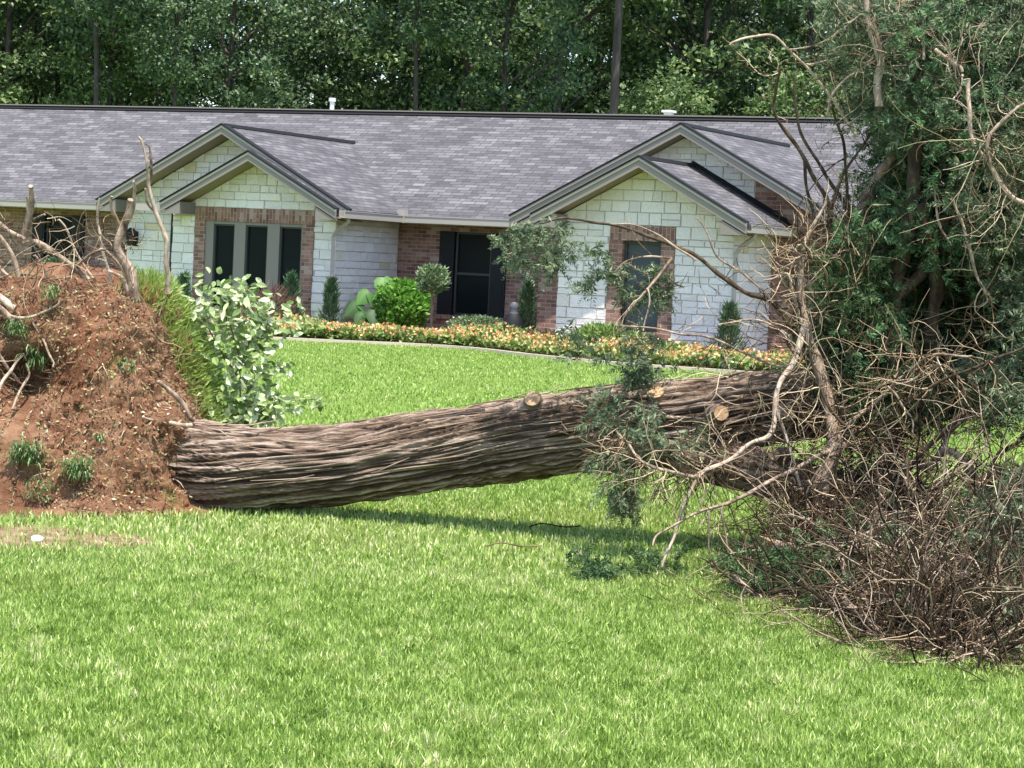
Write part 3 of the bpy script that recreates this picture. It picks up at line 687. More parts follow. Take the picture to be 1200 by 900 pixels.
def bark_log(name, pts, M_=150, N_=340, seedz=0, flare=0.0, amp=.022, mat='cedar'):
    """pts: (px, py, radius in px, Y)"""
    P = np.array([at(x, y, Y) for x, y, r_, Y in pts]); R = np.array([r_ * Y / F_PX for x, y, r_, Y in pts])
    P4 = smooth_path(np.hstack([P, R[:, None]]), max(2, N_ // (len(pts) - 1))); P, R = P4[:, :3], P4[:, 3]; n = len(P)
    Tt = unit(np.gradient(P, axis=0)); ref = np.array([0, 0, 1.]); A_ = np.arange(M_) / M_ * 6.2832
    V = np.empty((n, M_, 3)); H = np.empty((n, M_)); sdist = np.concatenate([[0], np.cumsum(np.linalg.norm(np.diff(P, axis=0), axis=1))])
    for i in range(n):
        a = unit(np.cross(Tt[i], ref)); b_ = np.cross(a, Tt[i]); s0 = sdist[i]
        for j in range(M_):
            an = A_[j] - s0 * .20 + .12 * noise.noise(Vector((s0 * 1.3, math.cos(A_[j]), math.sin(A_[j]) + seedz)))
            cx, cy = math.cos(an), math.sin(an)
            w = .07 * noise.noise(Vector((cx * 2, cy * 2, s0 * 1.4 + seedz)))
            h1 = 1 - abs(noise.noise(Vector((cx * 8.5 + w * 4, cy * 8.5, s0 * .75 + seedz)))) * 2.8
            h2 = 1 - abs(noise.noise(Vector((cx * 24 + w * 9, cy * 24 + w * 9, s0 * 2.6 + seedz + 7)))) * 2.6
            lob = noise.noise(Vector((cx * 1.6, cy * 1.6, s0 * .9 + seedz + 3)))
            rr = R[i] * (.97 + .09 * lob) + amp * (.5 * (h1 - .5) + .75 * (h2 - .4)) + amp * .9 * noise.noise(Vector((cx * 9, cy * 9, s0 * 7 + seedz)))
            if flare: e = math.exp(-s0 / .28); rr += flare * e * max(0, .35 + math.cos(3 * A_[j] + 1.2) * .6 + .4 * math.cos(7 * A_[j]))
            H[i, j] = .5 * h1 + .5 * h2
            V[i, j] = P[i] + rr * (math.cos(A_[j]) * a + math.sin(A_[j]) * b_)
    q = np.arange((n - 1) * M_); i = q // M_; j = q % M_; j2 = (j + 1) % M_
    b = TM(); b.add(V.reshape(-1, 3), np.stack([i * M_ + j, i * M_ + j2, (i + 1) * M_ + j2, (i + 1) * M_ + j], 1), np.clip(H.ravel(), 0, 1))
    b.add(V[-1], [tuple(range(M_))], .3)
    return b.build(name, M[mat], tree, smooth=True), P, R
trunk, TP, TR = bark_log('trunk', [(150, 542, 44, 13.8), (195, 541, 45, 13.72), (250, 548, 49, 13.65), (300, 550, 49, 13.6), (400, 545, 47, 13.5), (500, 531, 47, 13.35), (600, 516, 47, 13.2), (690, 504, 48, 13.05),
                    (760, 498, 49, 12.95), (830, 490, 46, 12.85), (900, 478, 41, 12.75), (980, 470, 38, 12.7), (1060, 462, 36, 12.65), (1150, 452, 32, 12.6), (1260, 440, 26, 12.6), (1400, 425, 18, 12.6)], 260, 460, flare=.10)
bark_log('limb', [(755, 505, 26, 12.9), (810, 528, 30, 12.75), (870, 548, 27, 12.6), (940, 566, 25, 12.45), (1000, 580, 22, 12.35), (1060, 600, 18, 12.3), (1120, 625, 13, 12.3)], 70, 120, 11, amp=.014)
def strips(P, R, n, name):
    mb = TM()
    for _ in range(n):
        i = random.randint(3, len(P) - 30); k = random.randint(10, 34); k = min(k, len(P) - i - 1); an = random.uniform(-.3, 3.4)
        Tt = unit(P[i + 1] - P[i]); a = unit(np.cross(Tt, [0, 0, 1.])); b_ = np.cross(a, Tt); Q = []; W = []
        w0 = random.uniform(.002, .006); tw = random.uniform(-.25, .25); lift = random.choice((0, 0, .015, .04)); kk = range(0, k, 3)
        for m, j in enumerate(kk):
            t = m / max(1, len(kk) - 1); aa = an + tw * t; rr = R[i + j] + .014 + lift * max(0, t - .6) * 2
            Q.append(P[i + j] + rr * (math.cos(aa) * a + math.sin(aa) * b_)); W.append(w0 * (1 - .7 * abs(2 * t - 1)))
        if len(Q) > 2: mb.tube(np.array(Q), np.array(W), 4, random.random(), cap=False)
    mb.build(name, M['strip'], tree)['kind'] = 'stuff'
M['strip'] = m_bark('bark_strip', [(.2, (.07, .045, .03)), (.5, (.22, .155, .11)), (.8, (.42, .34, .26))], (1, 1, 1), 30, .4, .004, rnd=.7)
strips(TP, TR, 300, 'bark_strips')
# sapwood strips torn open on the lower limb, cut stubs on the trunk
def stub(px, py, r, Y, D, L=.10):
    c_ = at(px, py, Y); D = unit(np.array(D, float)); R = r * Y / F_PX
    b = TM(); b.tube([c_ - D * (L + .12), c_ - D * L, c_], [R * 1.7, R * 1.25, R * 1.05], 14, .6, cap=False); o = b.build('branch_stub', M['cedar'], tree, True)
    b = TM(); b.tube([c_ - D * .02, c_ + D * .004], [R * 1.03, R], 11); b.build('cut_face', M['cut'], o).matrix_parent_inverse
stub(624, 467, 10, 13.0, (-.15, -.85, .55), .06); stub(845, 484, 9, 12.48, (.1, -1, .12)); stub(768, 460, 10, 12.8, (-.2, -.6, .75)); stub(907, 533, 7, 12.1, (-.3, -1, .1)); stub(925, 486, 7, 12.35, (0, -1, 0))

def ybase(px): return np.interp(px, [860, 940, 1030, 1200, 1400], [712, 735, 764, 794, 815])
def front_Y(px, py):
    yb = ybase(px); g0 = ong(px, yb)[1]; return g0 + max(0, (yb - py)) * .0105
BR = []                                     # traced branches kept for twigs: world points
def branch(pts, Y, mat='limb', name='branch', wob=.012, ks=7):
    """pts: (px, py, radius px); Y a number or (Y0, Y1)"""
    Y0, Y1 = Y if isinstance(Y, tuple) else (Y, Y); m = len(pts); Ys = np.linspace(Y0, Y1, m)
    if np.mean([p[1] for p in pts]) > 585 and np.mean([p[0] for p in pts]) > 985: Ys = [front_Y(p[0], p[1]) - .04 for p in pts]
    Q = smooth_path(np.array([[*at(p[0], p[1], y), p[2] * y / F_PX * .80] for p, y in zip(pts, Ys)]), 7)
    P = Q[:, :3].copy(); R = Q[:, 3].copy()
    for i in range(1, len(P) - 1):
        P[i] += np.array(noise.noise_vector(Vector(P[i] * 5))) * wob * 1.6; R[i] *= 1 + .30 * noise.noise(Vector(P[i] * 14))
    b = TM(); b.tube(P, R, ks); o = b.build(name, M[mat], tree, True); BR.append((P, R)); return o
def radd(pts, r0, r1):
    m = len(pts); return [(x, y, r0 + (r1 - r0) * k / (m - 1)) for k, (x, y) in enumerate(pts)]
# --- the crown's traced branches
T_ = [
 ([(968,235),(950,270),(940,300),(938,335),(945,380),(950,405)], 2.0, 7, (12.1, 12.0), 'limb'),
 ([(950,405),(962,440),(973,478),(977,510),(972,548),(957,590),(948,625),(952,655)], 8, 13.5, (12.0, 11.6), 'limb'),
 ([(957,590),(965,620),(974,650),(978,690),(985,720)], 6, 4, (11.6, 11.2), 'limb'),
 ([(952,640),(940,670),(930,700),(925,720)], 5, 2, (11.6, 11.1), 'limb'),
 ([(985,655),(1000,683),(1012,694),(1060,703),(1105,700),(1150,695),(1215,686)], 5.5, 3.5, (10.9, 10.4), 'limb'),
 ([(945,380),(932,420),(915,445),(911,480),(903,508),(880,520),(850,543),(820,558),(803,590),(790,630),(776,664)], 5, 2, (12.0, 11.4), 'limb'),
 ([(820,558),(785,553),(752,541),(738,520),(722,505)], 3, 1.5, (11.4, 11.7), 'limb'),
 ([(990,520),(960,535),(915,560),(880,580),(850,592),(812,603),(775,622),(765,640)], 4, 1.3, (11.7, 11.3), 'limb'),
 ([(912,480),(924,525),(935,565),(950,600)], 2.6, 1.8, (11.8, 11.6), 'limb'),
 ([(955,440),(938,405),(922,375),(905,355),(875,342),(850,326),(820,303),(800,293),(770,280),(735,268),(700,260),(660,257),(632,262)], 5, 1.4, (12.2, 12.6), 'shadelimb'),
 ([(787,302),(772,322),(757,342),(742,358),(732,372),(729,388)], 2.5, 1.2, (12.4, 12.3), 'limb'),
 ([(758,338),(760,360),(754,388)], 1.6, 1, 12.35, 'limb'),
 ([(787,302),(760,298),(735,306),(718,322)], 1.9, .9, 12.4, 'limb'),
 ([(815,305),(790,288),(765,272),(740,264),(715,262)], 2, .9, 12.4, 'limb'),
 ([(935,430),(905,428),(870,412),(835,397),(790,390),(750,384),(722,382)], 2.8, 1.3, (12.1, 12.3), 'limb'),
 ([(905,355),(890,335),(868,318),(840,300),(825,270),(815,255)], 2, 1, 12.2, 'limb'),
 ([(935,430),(925,395),(905,380),(880,376),(842,381)], 2, 1, 12.1, 'limb'),
 ([(950,400),(930,350),(922,322),(905,328),(895,330)], 2.4, 1.2, 12.0, 'limb'),
 ([(985,300),(960,300),(940,298),(928,288)], 2.3, 1.2, 12.0, 'limb'),
 ([(985,660),(1010,640),(1042,620),(1065,608),(1098,600),(1128,592),(1142,574),(1158,552),(1178,528),(1210,505)], 5, 3.4, (11.0, 10.8), 'shadelimb'),
 ([(1128,592),(1150,612),(1170,632),(1185,655)], 2.5, 1.5, 10.9, 'limb'),
 ([(980,517),(1017,500),(1050,483),(1067,473),(1100,448),(1150,425),(1215,400)], 3.6, 2.2, (11.8, 11.2), 'shadelimb'),
 ([(992,498),(1030,468),(1047,452),(1067,433),(1083,422),(1102,416),(1140,417)], 2.8, 1.6, (11.8, 11.4), 'limb'),
 ([(1040,453),(1052,463),(1060,478),(1070,495),(1070,510)], 2.3, 1.4, 11.5, 'limb'),
 ([(1050,450),(1070,445),(1090,432),(1110,430),(1130,445)], 1.8, 1, 11.5, 'limb'),
 ([(990,498),(975,480),(958,450),(950,420),(950,380)], 2, 2.2, 11.5, 'shadelimb'),
 ([(1065,540),(1090,545),(1107,530),(1125,540),(1150,568),(1180,585),(1225,592)], 7, 5, (12.0, 11.7), 'limb'),
 ([(1107,530),(1112,505),(1128,490),(1150,460)], 5, 4, (12.0, 12.2), 'limb'),
 ([(1062,560),(1072,575),(1100,582),(1118,590)], 2.5, 1.8, 11.2, 'limb'),
 ([(1020,590),(1045,570),(1066,545),(1085,525),(1110,502),(1130,485)], 5, 4, (11.8, 11.6), 'shadelimb'),
 ([(1085,590),(1100,575),(1120,553),(1140,535),(1160,510)], 3, 2, 11.3, 'limb'),
 ([(1070,660),(1092,656),(1130,655),(1170,658),(1225,661)], 5, 4, (10.8, 10.5), 'limb'),
 ([(1000,690),(1035,668),(1065,658)], 5, 3.5, 10.9, 'shadelimb'),
 ([(990,700),(1010,725),(1035,745),(1070,754),(1110,756),(1150,748),(1185,738),(1225,728)], 4.5, 3.5, (10.4, 9.9), 'limb'),
 ([(1020,735),(1050,752),(1090,763),(1120,760)], 2.5, 2, (10.2, 10.0), 'limb'),
 ([(1115,752),(1135,765),(1160,778),(1195,790),(1235,806)], 2.3, 1.5, (9.7, 9.3), 'limb'),
 ([(1060,706),(1080,725),(1105,750)], 2, 1.5, 10.3, 'limb'),
 ([(1070,706),(1092,722),(1110,745)], 2, 1.5, 10.3, 'limb'),
 ([(862,674),(875,688),(893,700),(905,712)], 3, 4, 10.9, 'limb'),
 ([(835,655),(845,668),(862,676),(868,690)], 1.6, 2, 11.0, 'shadelimb'),
 ([(845,595),(850,620),(853,650),(855,690)], 1.5, 1.1, 11.2, 'limb'),
 ([(832,598),(831,620),(830,648)], 1.3, .9, 11.2, 'limb'),
 ([(1005,255),(1022,215),(1042,185),(1052,150),(1058,130),(1062,105)], 7, 5, (12.4, 12.2), 'limb'),
 ([(1068,75),(1085,45),(1100,10),(1112,-40)], 6, 4, (12.2, 12.2), 'limb'),
 ([(1062,105),(1068,75)], 6, 6, 12.2, 'limb'),
 ([(1030,125),(1026,100),(1030,75),(1024,45),(1018,15),(1015,-40)], 6.5, 3.5, (12.0, 12.0), 'limb'),
 ([(1029,78),(1031,50),(1024,20)], 3, 2, 11.95, 'limb'),
 ([(1082,70),(1081,40),(1082,0),(1085,-30)], 2.4, 1.8, 11.9, 'limb'),
 ([(1096,58),(1110,70),(1127,84)], 3, 3.4, 11.7, 'limb'),
 ([(1135,92),(1134,115),(1137,150),(1144,172),(1160,190),(1172,212),(1188,232),(1215,243)], 2.8, 3.8, (11.5, 11.4), 'limb'),
 ([(1163,195),(1158,170),(1168,148),(1190,130),(1222,112)], 3, 2.2, 11.4, 'limb'),
 ([(1128,88),(1126,105),(1117,116)], 2, 1.4, 11.6, 'limb'),
 ([(1115,233),(1125,255),(1134,290),(1143,320),(1158,345)], 2, 2.6, 11.7, 'limb'),
 ([(1095,210),(1098,240),(1103,265),(1115,288)], 1.6, 2, 11.9, 'limb'),
 ([(855,53),(880,43),(905,41),(925,58),(945,75),(962,100),(985,130),(1003,160)], 1.8, 3, (12.0, 12.2), 'limb'),
 ([(925,58),(960,50),(985,35),(1000,22)], 1.2, .8, 12.0, 'limb'),
 ([(945,75),(975,68),(1000,60)], 1.5, 1, 12.1, 'limb'),
 ([(968,135),(975,110),(990,92),(1010,80),(1035,68)], 1.6, 2.2, 12.1, 'limb'),
 ([(915,80),(910,105),(907,130),(920,155),(941,184),(955,210),(968,235),(975,270),(985,310)], 1.8, 4, (12.1, 12.3), 'shadelimb'),
 ([(930,90),(935,140),(950,178),(975,212),(992,245),(1000,290)], 1.6, 3.6, (12.4, 12.4), 'shadelimb'),
 ([(941,184),(946,215),(953,250),(962,285),(975,315)], 2, 3, 12.3, 'shadelimb'),
 ([(975,125),(985,165),(992,200),(993,240),(998,285)], 2, 3, (12.3, 12.4), 'shadelimb'),
 ([(1020,155),(1000,185),(985,215),(975,240),(970,260)], 1.8, 2.6, 12.2, 'shadelimb'),
 ([(985,310),(982,350),(975,390),(965,430)], 4, 5, 12.3, 'shadelimb'),
 ([(1050,600),(1048,540),(1050,480),(1048,400),(1050,340),(1062,285),(1072,200),(1076,100),(1082,-20)], 17, 8, (12.3, 12.1), 'shadelimb'),
 ([(1095,470),(1092,400),(1096,340),(1090,290),(1078,240)], 13, 8, (12.3, 12.1), 'shadelimb'),
 ([(1052,345),(1080,318),(1100,285),(1130,200),(1150,90),(1165,-20)], 10, 5, (12.2, 12.3), 'shadelimb'),
 ([(1180,450),(1150,400),(1120,370),(1105,340)], 7, 6, (12.6, 12.8), 'shadelimb'),
 ([(1010,440),(1005,380),(1012,320),(1020,260)], 7, 5, (12.7, 12.6), 'shadelimb'),
 ([(1150,440),(1165,340),(1180,240),(1200,120),(1215,-20)], 8, 5, (12.9, 13.2), 'shadelimb'),
 ([(970,440),(975,560),(985,640),(990,700)], 6, 4, (12.4, 11.4), 'shadelimb'),
 ([(1040,470),(1035,560),(1020,650),(1030,720)], 6, 4, (12.4, 10.9), 'shadelimb'),
]
for pts, r0, r1, Y, mt in T_: branch(radd(pts, r0, r1), Y, mt, ks=9 if max(r0, r1) > 5 else 6)
# a broken splinter end lying by the heap
b = TM(); c0, c1 = at(890, 628, 11.4), at(925, 645, 11.4)
b.tube([c0, c0 * .75 + c1 * .25, c0 * .5 + c1 * .5], [.002, .012, .018], 6); b.build('broken_end', M['cut'], tree)
b = TM(); b.tube([c0 * .5 + c1 * .5, c0 * .2 + c1 * .8, c1 + [.15, .1, 0]], [.02, .028, .035], 8); b.build('branch', M['limb'], tree, True)

# --- twigs filling the crown
def inpoly(x, y, poly):
    c_ = False; j = len(poly) - 1
    for i in range(len(poly)):
        (xi, yi), (xj, yj) = poly[i], poly[j]
        if (yi > y) != (yj > y) and x < (xj - xi) * (y - yi) / (yj - yi) + xi: c_ = not c_
        j = i
    return c_
def sample(poly):
    xs_ = [p[0] for p in poly]; ys_ = [p[1] for p in poly]
    while True:
        x, y = random.uniform(min(xs_), max(xs_)), random.uniform(min(ys_), max(ys_))
        if inpoly(x, y, poly): return x, y
def twig(mb, P0, D, L, r, curl=.5, seg=8, grav=-.15):
    P = [P0]; d = unit(D); k = rdir(1)[0] * curl
    for i in range(seg):
        d = unit(d + k / seg * 1.6 + RNG.normal(0, .22, 3) + np.array([0, 0, grav / seg])); q_ = P[-1] + d * L / seg
        if q_[2] < .01: q_[2] = .01 + random.random() * .02
        P.append(q_)
    mb.tube(np.array(P), np.linspace(r, r * .35, seg + 1), 4, random.random(), cap=False); return P
def proj(P):
    Z = P[2] - EYE; zc = P[1] * cp - Z * sp; yc = P[1] * sp + Z * cp; a, b_ = F_PX * P[0] / zc, -F_PX * yc / zc
    return 600 + cr * a - sr * b_, 450 + sr * a + cr * b_
BRP = [p for P, R in BR for p in P[2:]]; BRX = [proj(p) for p in BRP]
def twigs(poly, n, Yf, dY, Lr, rr, main=None, name='twigs', curl=.7, grav=-.2, mt='twig'):
    mb = TM(); cand = [p for p, (a, b_) in zip(BRP, BRX) if inpoly(a, b_, poly)]
    for _ in range(n):
        x, y = sample(poly); Y = (Yf(x, y) if callable(Yf) else Yf) + random.random() ** 1.3 * dY
        P0 = at(x, y, Y)
        if len(cand) and random.random() < .6: P0 = cand[random.randrange(len(cand))] + RNG.normal(0, .004, 3)
        if P0[2] < .02: P0 = ong(x, y, .03) if y > ybase(x) - 60 else np.array([P0[0], P0[1], .03])
        D = rdir(1)[0] * [1, .7, 1]
        if main is not None: D = D * .75 + np.array(main)
        L = random.uniform(*Lr); P = twig(mb, P0, D, L, random.uniform(*rr) , curl, grav=grav)
        for k in range(random.choice((1, 2, 2, 3))):
            i = random.randint(1, 6); twig(mb, P[i], (P[i + 1] - P[i]) / L * 8 + rdir(1)[0] * .8, L * random.uniform(.3, .6), .0022, curl, 5, grav)
    o = mb.build(name, M[mt], tree, True); o['kind'] = 'stuff'; return o
HEAP = [(880,640),(940,575),(1010,550),(1060,560),(1110,600),(1200,580),(1330,520),(1330,830),(1200,790),(1100,775),(1010,755),(930,728),(880,705)]
twigs(HEAP, 480, front_Y, 1.1, (.2, .6), (.0018, .0045), name='twigs', main=(.15, -.1, -.2), curl=1.3)
twigs(HEAP, 1500, lambda x, y: front_Y(x, y) + .9, 1.6, (.3, .8), (.003, .007), name='twigs', main=(.1, 0, -.2), curl=1.2, mt='shadetwig')
twigs([(900,640),(1010,600),(1330,560),(1330,800),(1100,765),(940,715)], 250, lambda x, y: front_Y(x, y) - .05, 1.0, (.35, 1.0), (.003, .006), name='twigs', main=(.2, 0, -.25), curl=1.7, mt='limb')
twigs([(985,600),(1100,600),(1330,570),(1330,815),(1200,780),(1100,765),(1020,745),(960,715)], 380, front_Y, 1.6, (.3, .8), (.002, .006), name='twigs', main=(.4, -.2, -.1))
twigs([(905,560),(990,560),(990,715),(900,700)], 420, lambda x, y: 11.3, .9, (.2, .6), (.002, .005), main=(-.1, 0, -1.0), name='twigs')
twigs([(1000,-20),(1200,-20),(1200,160),(1040,200),(1000,120)], 75, 11.8, .8, (.15, .5), (.0015, .0035), name='twigs', main=(.1, 0, .6), curl=.7, grav=.2, mt='limb')
twigs([(830,430),(940,425),(1100,420),(1330,400),(1330,560),(1000,600),(900,560),(800,520)], 330, 11.6, 1.0, (.2, .55), (.0018, .004), name='twigs', curl=1.1)
twigs([(900,280),(1010,250),(1060,420),(930,430)], 260, 11.8, 1.1, (.15, .45), (.0018, .004), name='twigs', main=(0, 0, .4), curl=.9, grav=.2)
twigs([(870,60),(960,60),(1000,0),(1140,0),(1120,150),(1030,200),(960,150),(890,120)], 150, 11.9, 1.2, (.12, .45), (.0012, .003), name='twigs', main=(-.2, 0, .5), curl=.7, grav=.2)
twigs([(1140,100),(1330,60),(1330,420),(1150,380)], 110, 11.4, 1.2, (.2, .6), (.0018, .004), name='twigs', main=(.1, 0, -.4), curl=1.2)
twigs([(970,180),(1330,150),(1330,460),(1000,450)], 260, 12.0, .6, (.15, .5), (.0018, .004), name='twigs', main=(0, 0, -.2), curl=1.1)
twigs([(700,270),(900,340),(930,400),(720,400),(730,320)], 46, 12.3, .3, (.12, .35), (.0015, .003), name='twigs', curl=.9, grav=.1)
twigs([(680,470),(860,480),(860,560),(780,560),(700,540)], 170, 12.2, .4, (.15, .4), (.0018, .004), name='twigs', main=(-.4, 0, -.4))

# --- foliage
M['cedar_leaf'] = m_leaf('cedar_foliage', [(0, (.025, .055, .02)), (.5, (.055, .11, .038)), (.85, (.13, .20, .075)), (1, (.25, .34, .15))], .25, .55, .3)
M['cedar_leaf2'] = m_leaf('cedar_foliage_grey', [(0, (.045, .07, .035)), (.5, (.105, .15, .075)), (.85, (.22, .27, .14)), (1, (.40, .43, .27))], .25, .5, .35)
def sprays(mb, C, rad_, nspray, droop=-.4, spread=1.0, L=(.06, .16), leaf=.016):
    """feathery cedar sprays around centre C: a drooping axis with side sprigs of scale leaves"""
    n = nspray; P0 = C + RNG.normal(0, 1, (n, 3)) * np.array([rad_, rad_, rad_ * .8]) * .62 * spread
    D = unit(rdir(n) * [1, 1, .7] + [0, 0, droop]); Ls = RNG.uniform(L[0], L[1], n); r0 = RNG.random(n)
    k = 11; t = (np.arange(k) + .5) / k
    for side in (-1, 0, 1):
        S = unit(np.cross(D, unit(rdir(n) * .5 + [0, -1, .3])))
        base = P0[:, None, :] + D[:, None, :] * (Ls[:, None] * t)[:, :, None] + np.array([0, 0, -1.]) * ((Ls[:, None] * t) ** 2 * .9)[:, :, None]
        dd = unit(D[:, None, :] * .8 + S[:, None, :] * side * .8 + RNG.normal(0, .25, (n, k, 3)))
        ln = leaf * (1.5 - t)[None, :] * (1.0 + .8 * RNG.random((n, k))) * (1.2 if side else .8)
        b_ = base.reshape(-1, 3); dd = dd.reshape(-1, 3); ln = ln.reshape(-1)
        ss = unit(np.cross(dd, rdir(len(dd)))); mb.leaves(b_, dd, ss, ln, ln * .28, np.clip(np.repeat(r0, k) * .6 + RNG.random(n * k) * .4, 0, 1))
def foliage(spec, mat='cedar_leaf', name='foliage'):
    """spec: list of (poly, n clumps, Y, dY, clump radius, sprays, droop)"""
    mb = TM()
    for poly, nc, Y, dY, r_, ns, dr in spec:
        for _ in range(nc):
            x, y = sample(poly); YY = (Y(x, y) if callable(Y) else Y) + random.random() * dY; C = at(x, y, YY); C[2] = max(C[2], .06)
            sprays(mb, C, r_ * random.uniform(.6, 1.3), ns, dr)
    return mb.build(name, M[mat], tree)
def circ(x, y, r, ry=None): ry = ry or r; return [(x + r * math.cos(a), y + ry * math.sin(a)) for a in np.linspace(0, 6.28, 10)]
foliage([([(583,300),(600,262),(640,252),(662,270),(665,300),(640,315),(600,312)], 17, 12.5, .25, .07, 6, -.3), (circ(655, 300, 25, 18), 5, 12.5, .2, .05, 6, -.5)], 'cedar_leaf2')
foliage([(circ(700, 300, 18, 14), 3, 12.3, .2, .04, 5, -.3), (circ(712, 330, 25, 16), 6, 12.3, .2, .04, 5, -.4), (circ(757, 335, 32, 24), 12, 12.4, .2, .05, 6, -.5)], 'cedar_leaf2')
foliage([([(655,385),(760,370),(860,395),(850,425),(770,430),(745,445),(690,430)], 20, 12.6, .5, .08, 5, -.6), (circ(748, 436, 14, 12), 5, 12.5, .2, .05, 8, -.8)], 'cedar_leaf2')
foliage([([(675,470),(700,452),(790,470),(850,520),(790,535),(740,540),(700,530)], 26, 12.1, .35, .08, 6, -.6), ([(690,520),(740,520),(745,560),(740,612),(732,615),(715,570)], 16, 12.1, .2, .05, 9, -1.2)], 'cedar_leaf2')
foliage([([(670,655),(720,640),(790,640),(860,650),(900,690),(880,715),(760,700),(700,700)], 16, 11.4, .5, .05, 5, -.3), ([(855,650),(930,650),(950,700),(900,715),(860,690)], 24, 10.9, .4, .06, 10, -.5), (circ(690, 690, 20, 16), 6, 11.2, .1, .05, 7, -.5)])
foliage([([(895,680),(990,680),(1000,720),(930,715)], 16, 10.9, .3, .07, 12, -.7), ([(950,630),(1000,640),(990,700),(940,700)], 8, 11.5, .3, .07, 10, -.7)])
BIG = [(985,0),(1400,-60),(1400,440),(1130,440),(1080,400),(1000,430),(950,420),(965,340),(1000,300),(1025,240),(1060,150),(1020,60)]
foliage([(BIG, 270, 12.4, 1.9, .16, 40, -.35)])
foliage([([(1060,160),(1180,160),(1200,430),(1030,430),(1010,300)], 210, 12.6, 1.6, .15, 40, -.35)])
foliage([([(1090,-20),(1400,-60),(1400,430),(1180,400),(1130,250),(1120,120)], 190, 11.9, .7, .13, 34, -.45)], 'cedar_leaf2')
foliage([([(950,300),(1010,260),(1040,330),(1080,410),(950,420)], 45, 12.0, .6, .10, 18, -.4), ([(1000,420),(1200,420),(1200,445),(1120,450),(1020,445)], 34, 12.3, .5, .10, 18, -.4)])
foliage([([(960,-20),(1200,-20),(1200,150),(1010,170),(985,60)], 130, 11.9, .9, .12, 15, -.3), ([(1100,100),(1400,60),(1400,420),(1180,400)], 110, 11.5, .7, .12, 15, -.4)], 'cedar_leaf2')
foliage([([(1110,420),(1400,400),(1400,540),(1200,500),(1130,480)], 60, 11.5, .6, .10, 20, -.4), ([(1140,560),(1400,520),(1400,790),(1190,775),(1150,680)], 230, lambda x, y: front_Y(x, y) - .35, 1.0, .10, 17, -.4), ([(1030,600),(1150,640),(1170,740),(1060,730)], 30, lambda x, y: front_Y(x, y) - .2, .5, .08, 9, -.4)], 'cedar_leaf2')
M['cedar_leaf3'] = m_leaf('cedar_foliage_lit', [(0, (.04, .09, .035)), (.5, (.08, .16, .06)), (1, (.19, .31, .13))], .3, .5, .3)  # brighter foliage copy: sunlight on some sprays is put into the colour
foliage([([(1060,230),(1150,200),(1200,280),(1150,330),(1080,300)], 14, 11.8, .5, .12, 7, -.3), (circ(1035, 265, 40, 40), 9, 11.8, .5, .12, 7, -.3), (circ(1010, 380, 40, 30), 5, 11.8, .5, .12, 7, -.3), (circ(1100, 60, 80, 80), 16, 11.7, .6, .12, 7, -.3), (circ(1150, 130, 60, 60), 14, 11.7, .6, .12, 7, -.3), (circ(975, 705, 26, 14), 6, 10.6, .2, .06, 9, -.6)], 'cedar_leaf3')
foliage([([(900,640),(1060,600),(1330,600),(1330,790),(1180,760),(1050,735),(940,705)], 560, lambda x, y: front_Y(x, y) + .05, 1.5, .14, 14, -.5)])
foliage([([(990,430),(1200,430),(1200,480),(1060,500),(990,480)], 50, 12.0, .5, .11, 14, -.4), ([(960,500),(1060,500),(1080,600),(960,600)], 30, 12.2, .5, .10, 12, -.4)])
foliage([([(1020,600),(1150,590),(1180,730),(1030,720)], 60, lambda x, y: front_Y(x, y) + .8, 1.2, .10, 18, -.4)])

# ------------------------------------------------------------------ root ball
s = NT('red_soil'); ob = s.obj()
c = s.ramp(s.noise(ob, 5, 8, .7), [(.25, (.085, .04, .023)), (.43, (.22, .105, .058)), (.57, (.36, .20, .115)), (.78, (.48, .32, .20))])
c = s.mix(s.ramp(s.noise(ob, 1.6, 4), [(.54, (0, 0, 0)), (.68, (.8, .8, .8))]), c, (.29, .115, .06))
c = s.mix(s.ramp(s.noise(ob, 2.3, 5), [(.60, (0, 0, 0)), (.68, (.8, .8, .8))]), c, (.26, .25, .07))
M['soil'] = s.finish(c, .95, .1, s.noise(ob, 26, 8, .75), 1.0, .05)
SOIL_C = at(60, 590, 14.05)[:2]
def soil_surface(cx, cy, xr_l, prof, ydep, nz=170, na=300, amp=.07, zs=1.36, seed=0):
    """column of rings: prof gives the right hand half width at each height; left half width xr_l"""
    V = np.empty((nz, na, 3)); nrm = []
    for i in range(nz):
        t = i / (nz - 1); z = t * zs; xr = prof(t); xl = xr_l * (1 - .15 * t) * math.sqrt(max(0.0, 1 - max(0, (t - .72) / .28) ** 2)); yd = ydep(t)
        for j in range(na):
            a = j / na * 6.2832; cx_, sy_ = math.cos(a), math.sin(a)
            ex = abs(cx_) ** .6 * (1 if cx_ > 0 else -1); ey = abs(sy_) ** .6 * (1 if sy_ > 0 else -1)
            x = cx + (xr if cx_ > 0 else xl) * ex; y = cy + yd * ey
            p = Vector((x * 2.2, y * 2.2, z * 2.2 + seed)); w = noise.fractal(p, 1.0, 2.1, 6) ; w2 = noise.fractal(p * 5, 1.0, 2.0, 4)
            d = amp * (1.3 * w + .35 * w2); k = min(1, (1 - t) * 8 + .35)
            if seed == 0 and sy_ < 0: q_ = ((x - HOL[0]) / .20) ** 2 + ((z - HOL[2]) / .17) ** 2; y += .42 * math.exp(-q_ * 1.1)
            V[i, j] = (x + d * cx_ * k, y + d * sy_ * k, z + d * .8 * min(1, t * 5) - .02)
    return V
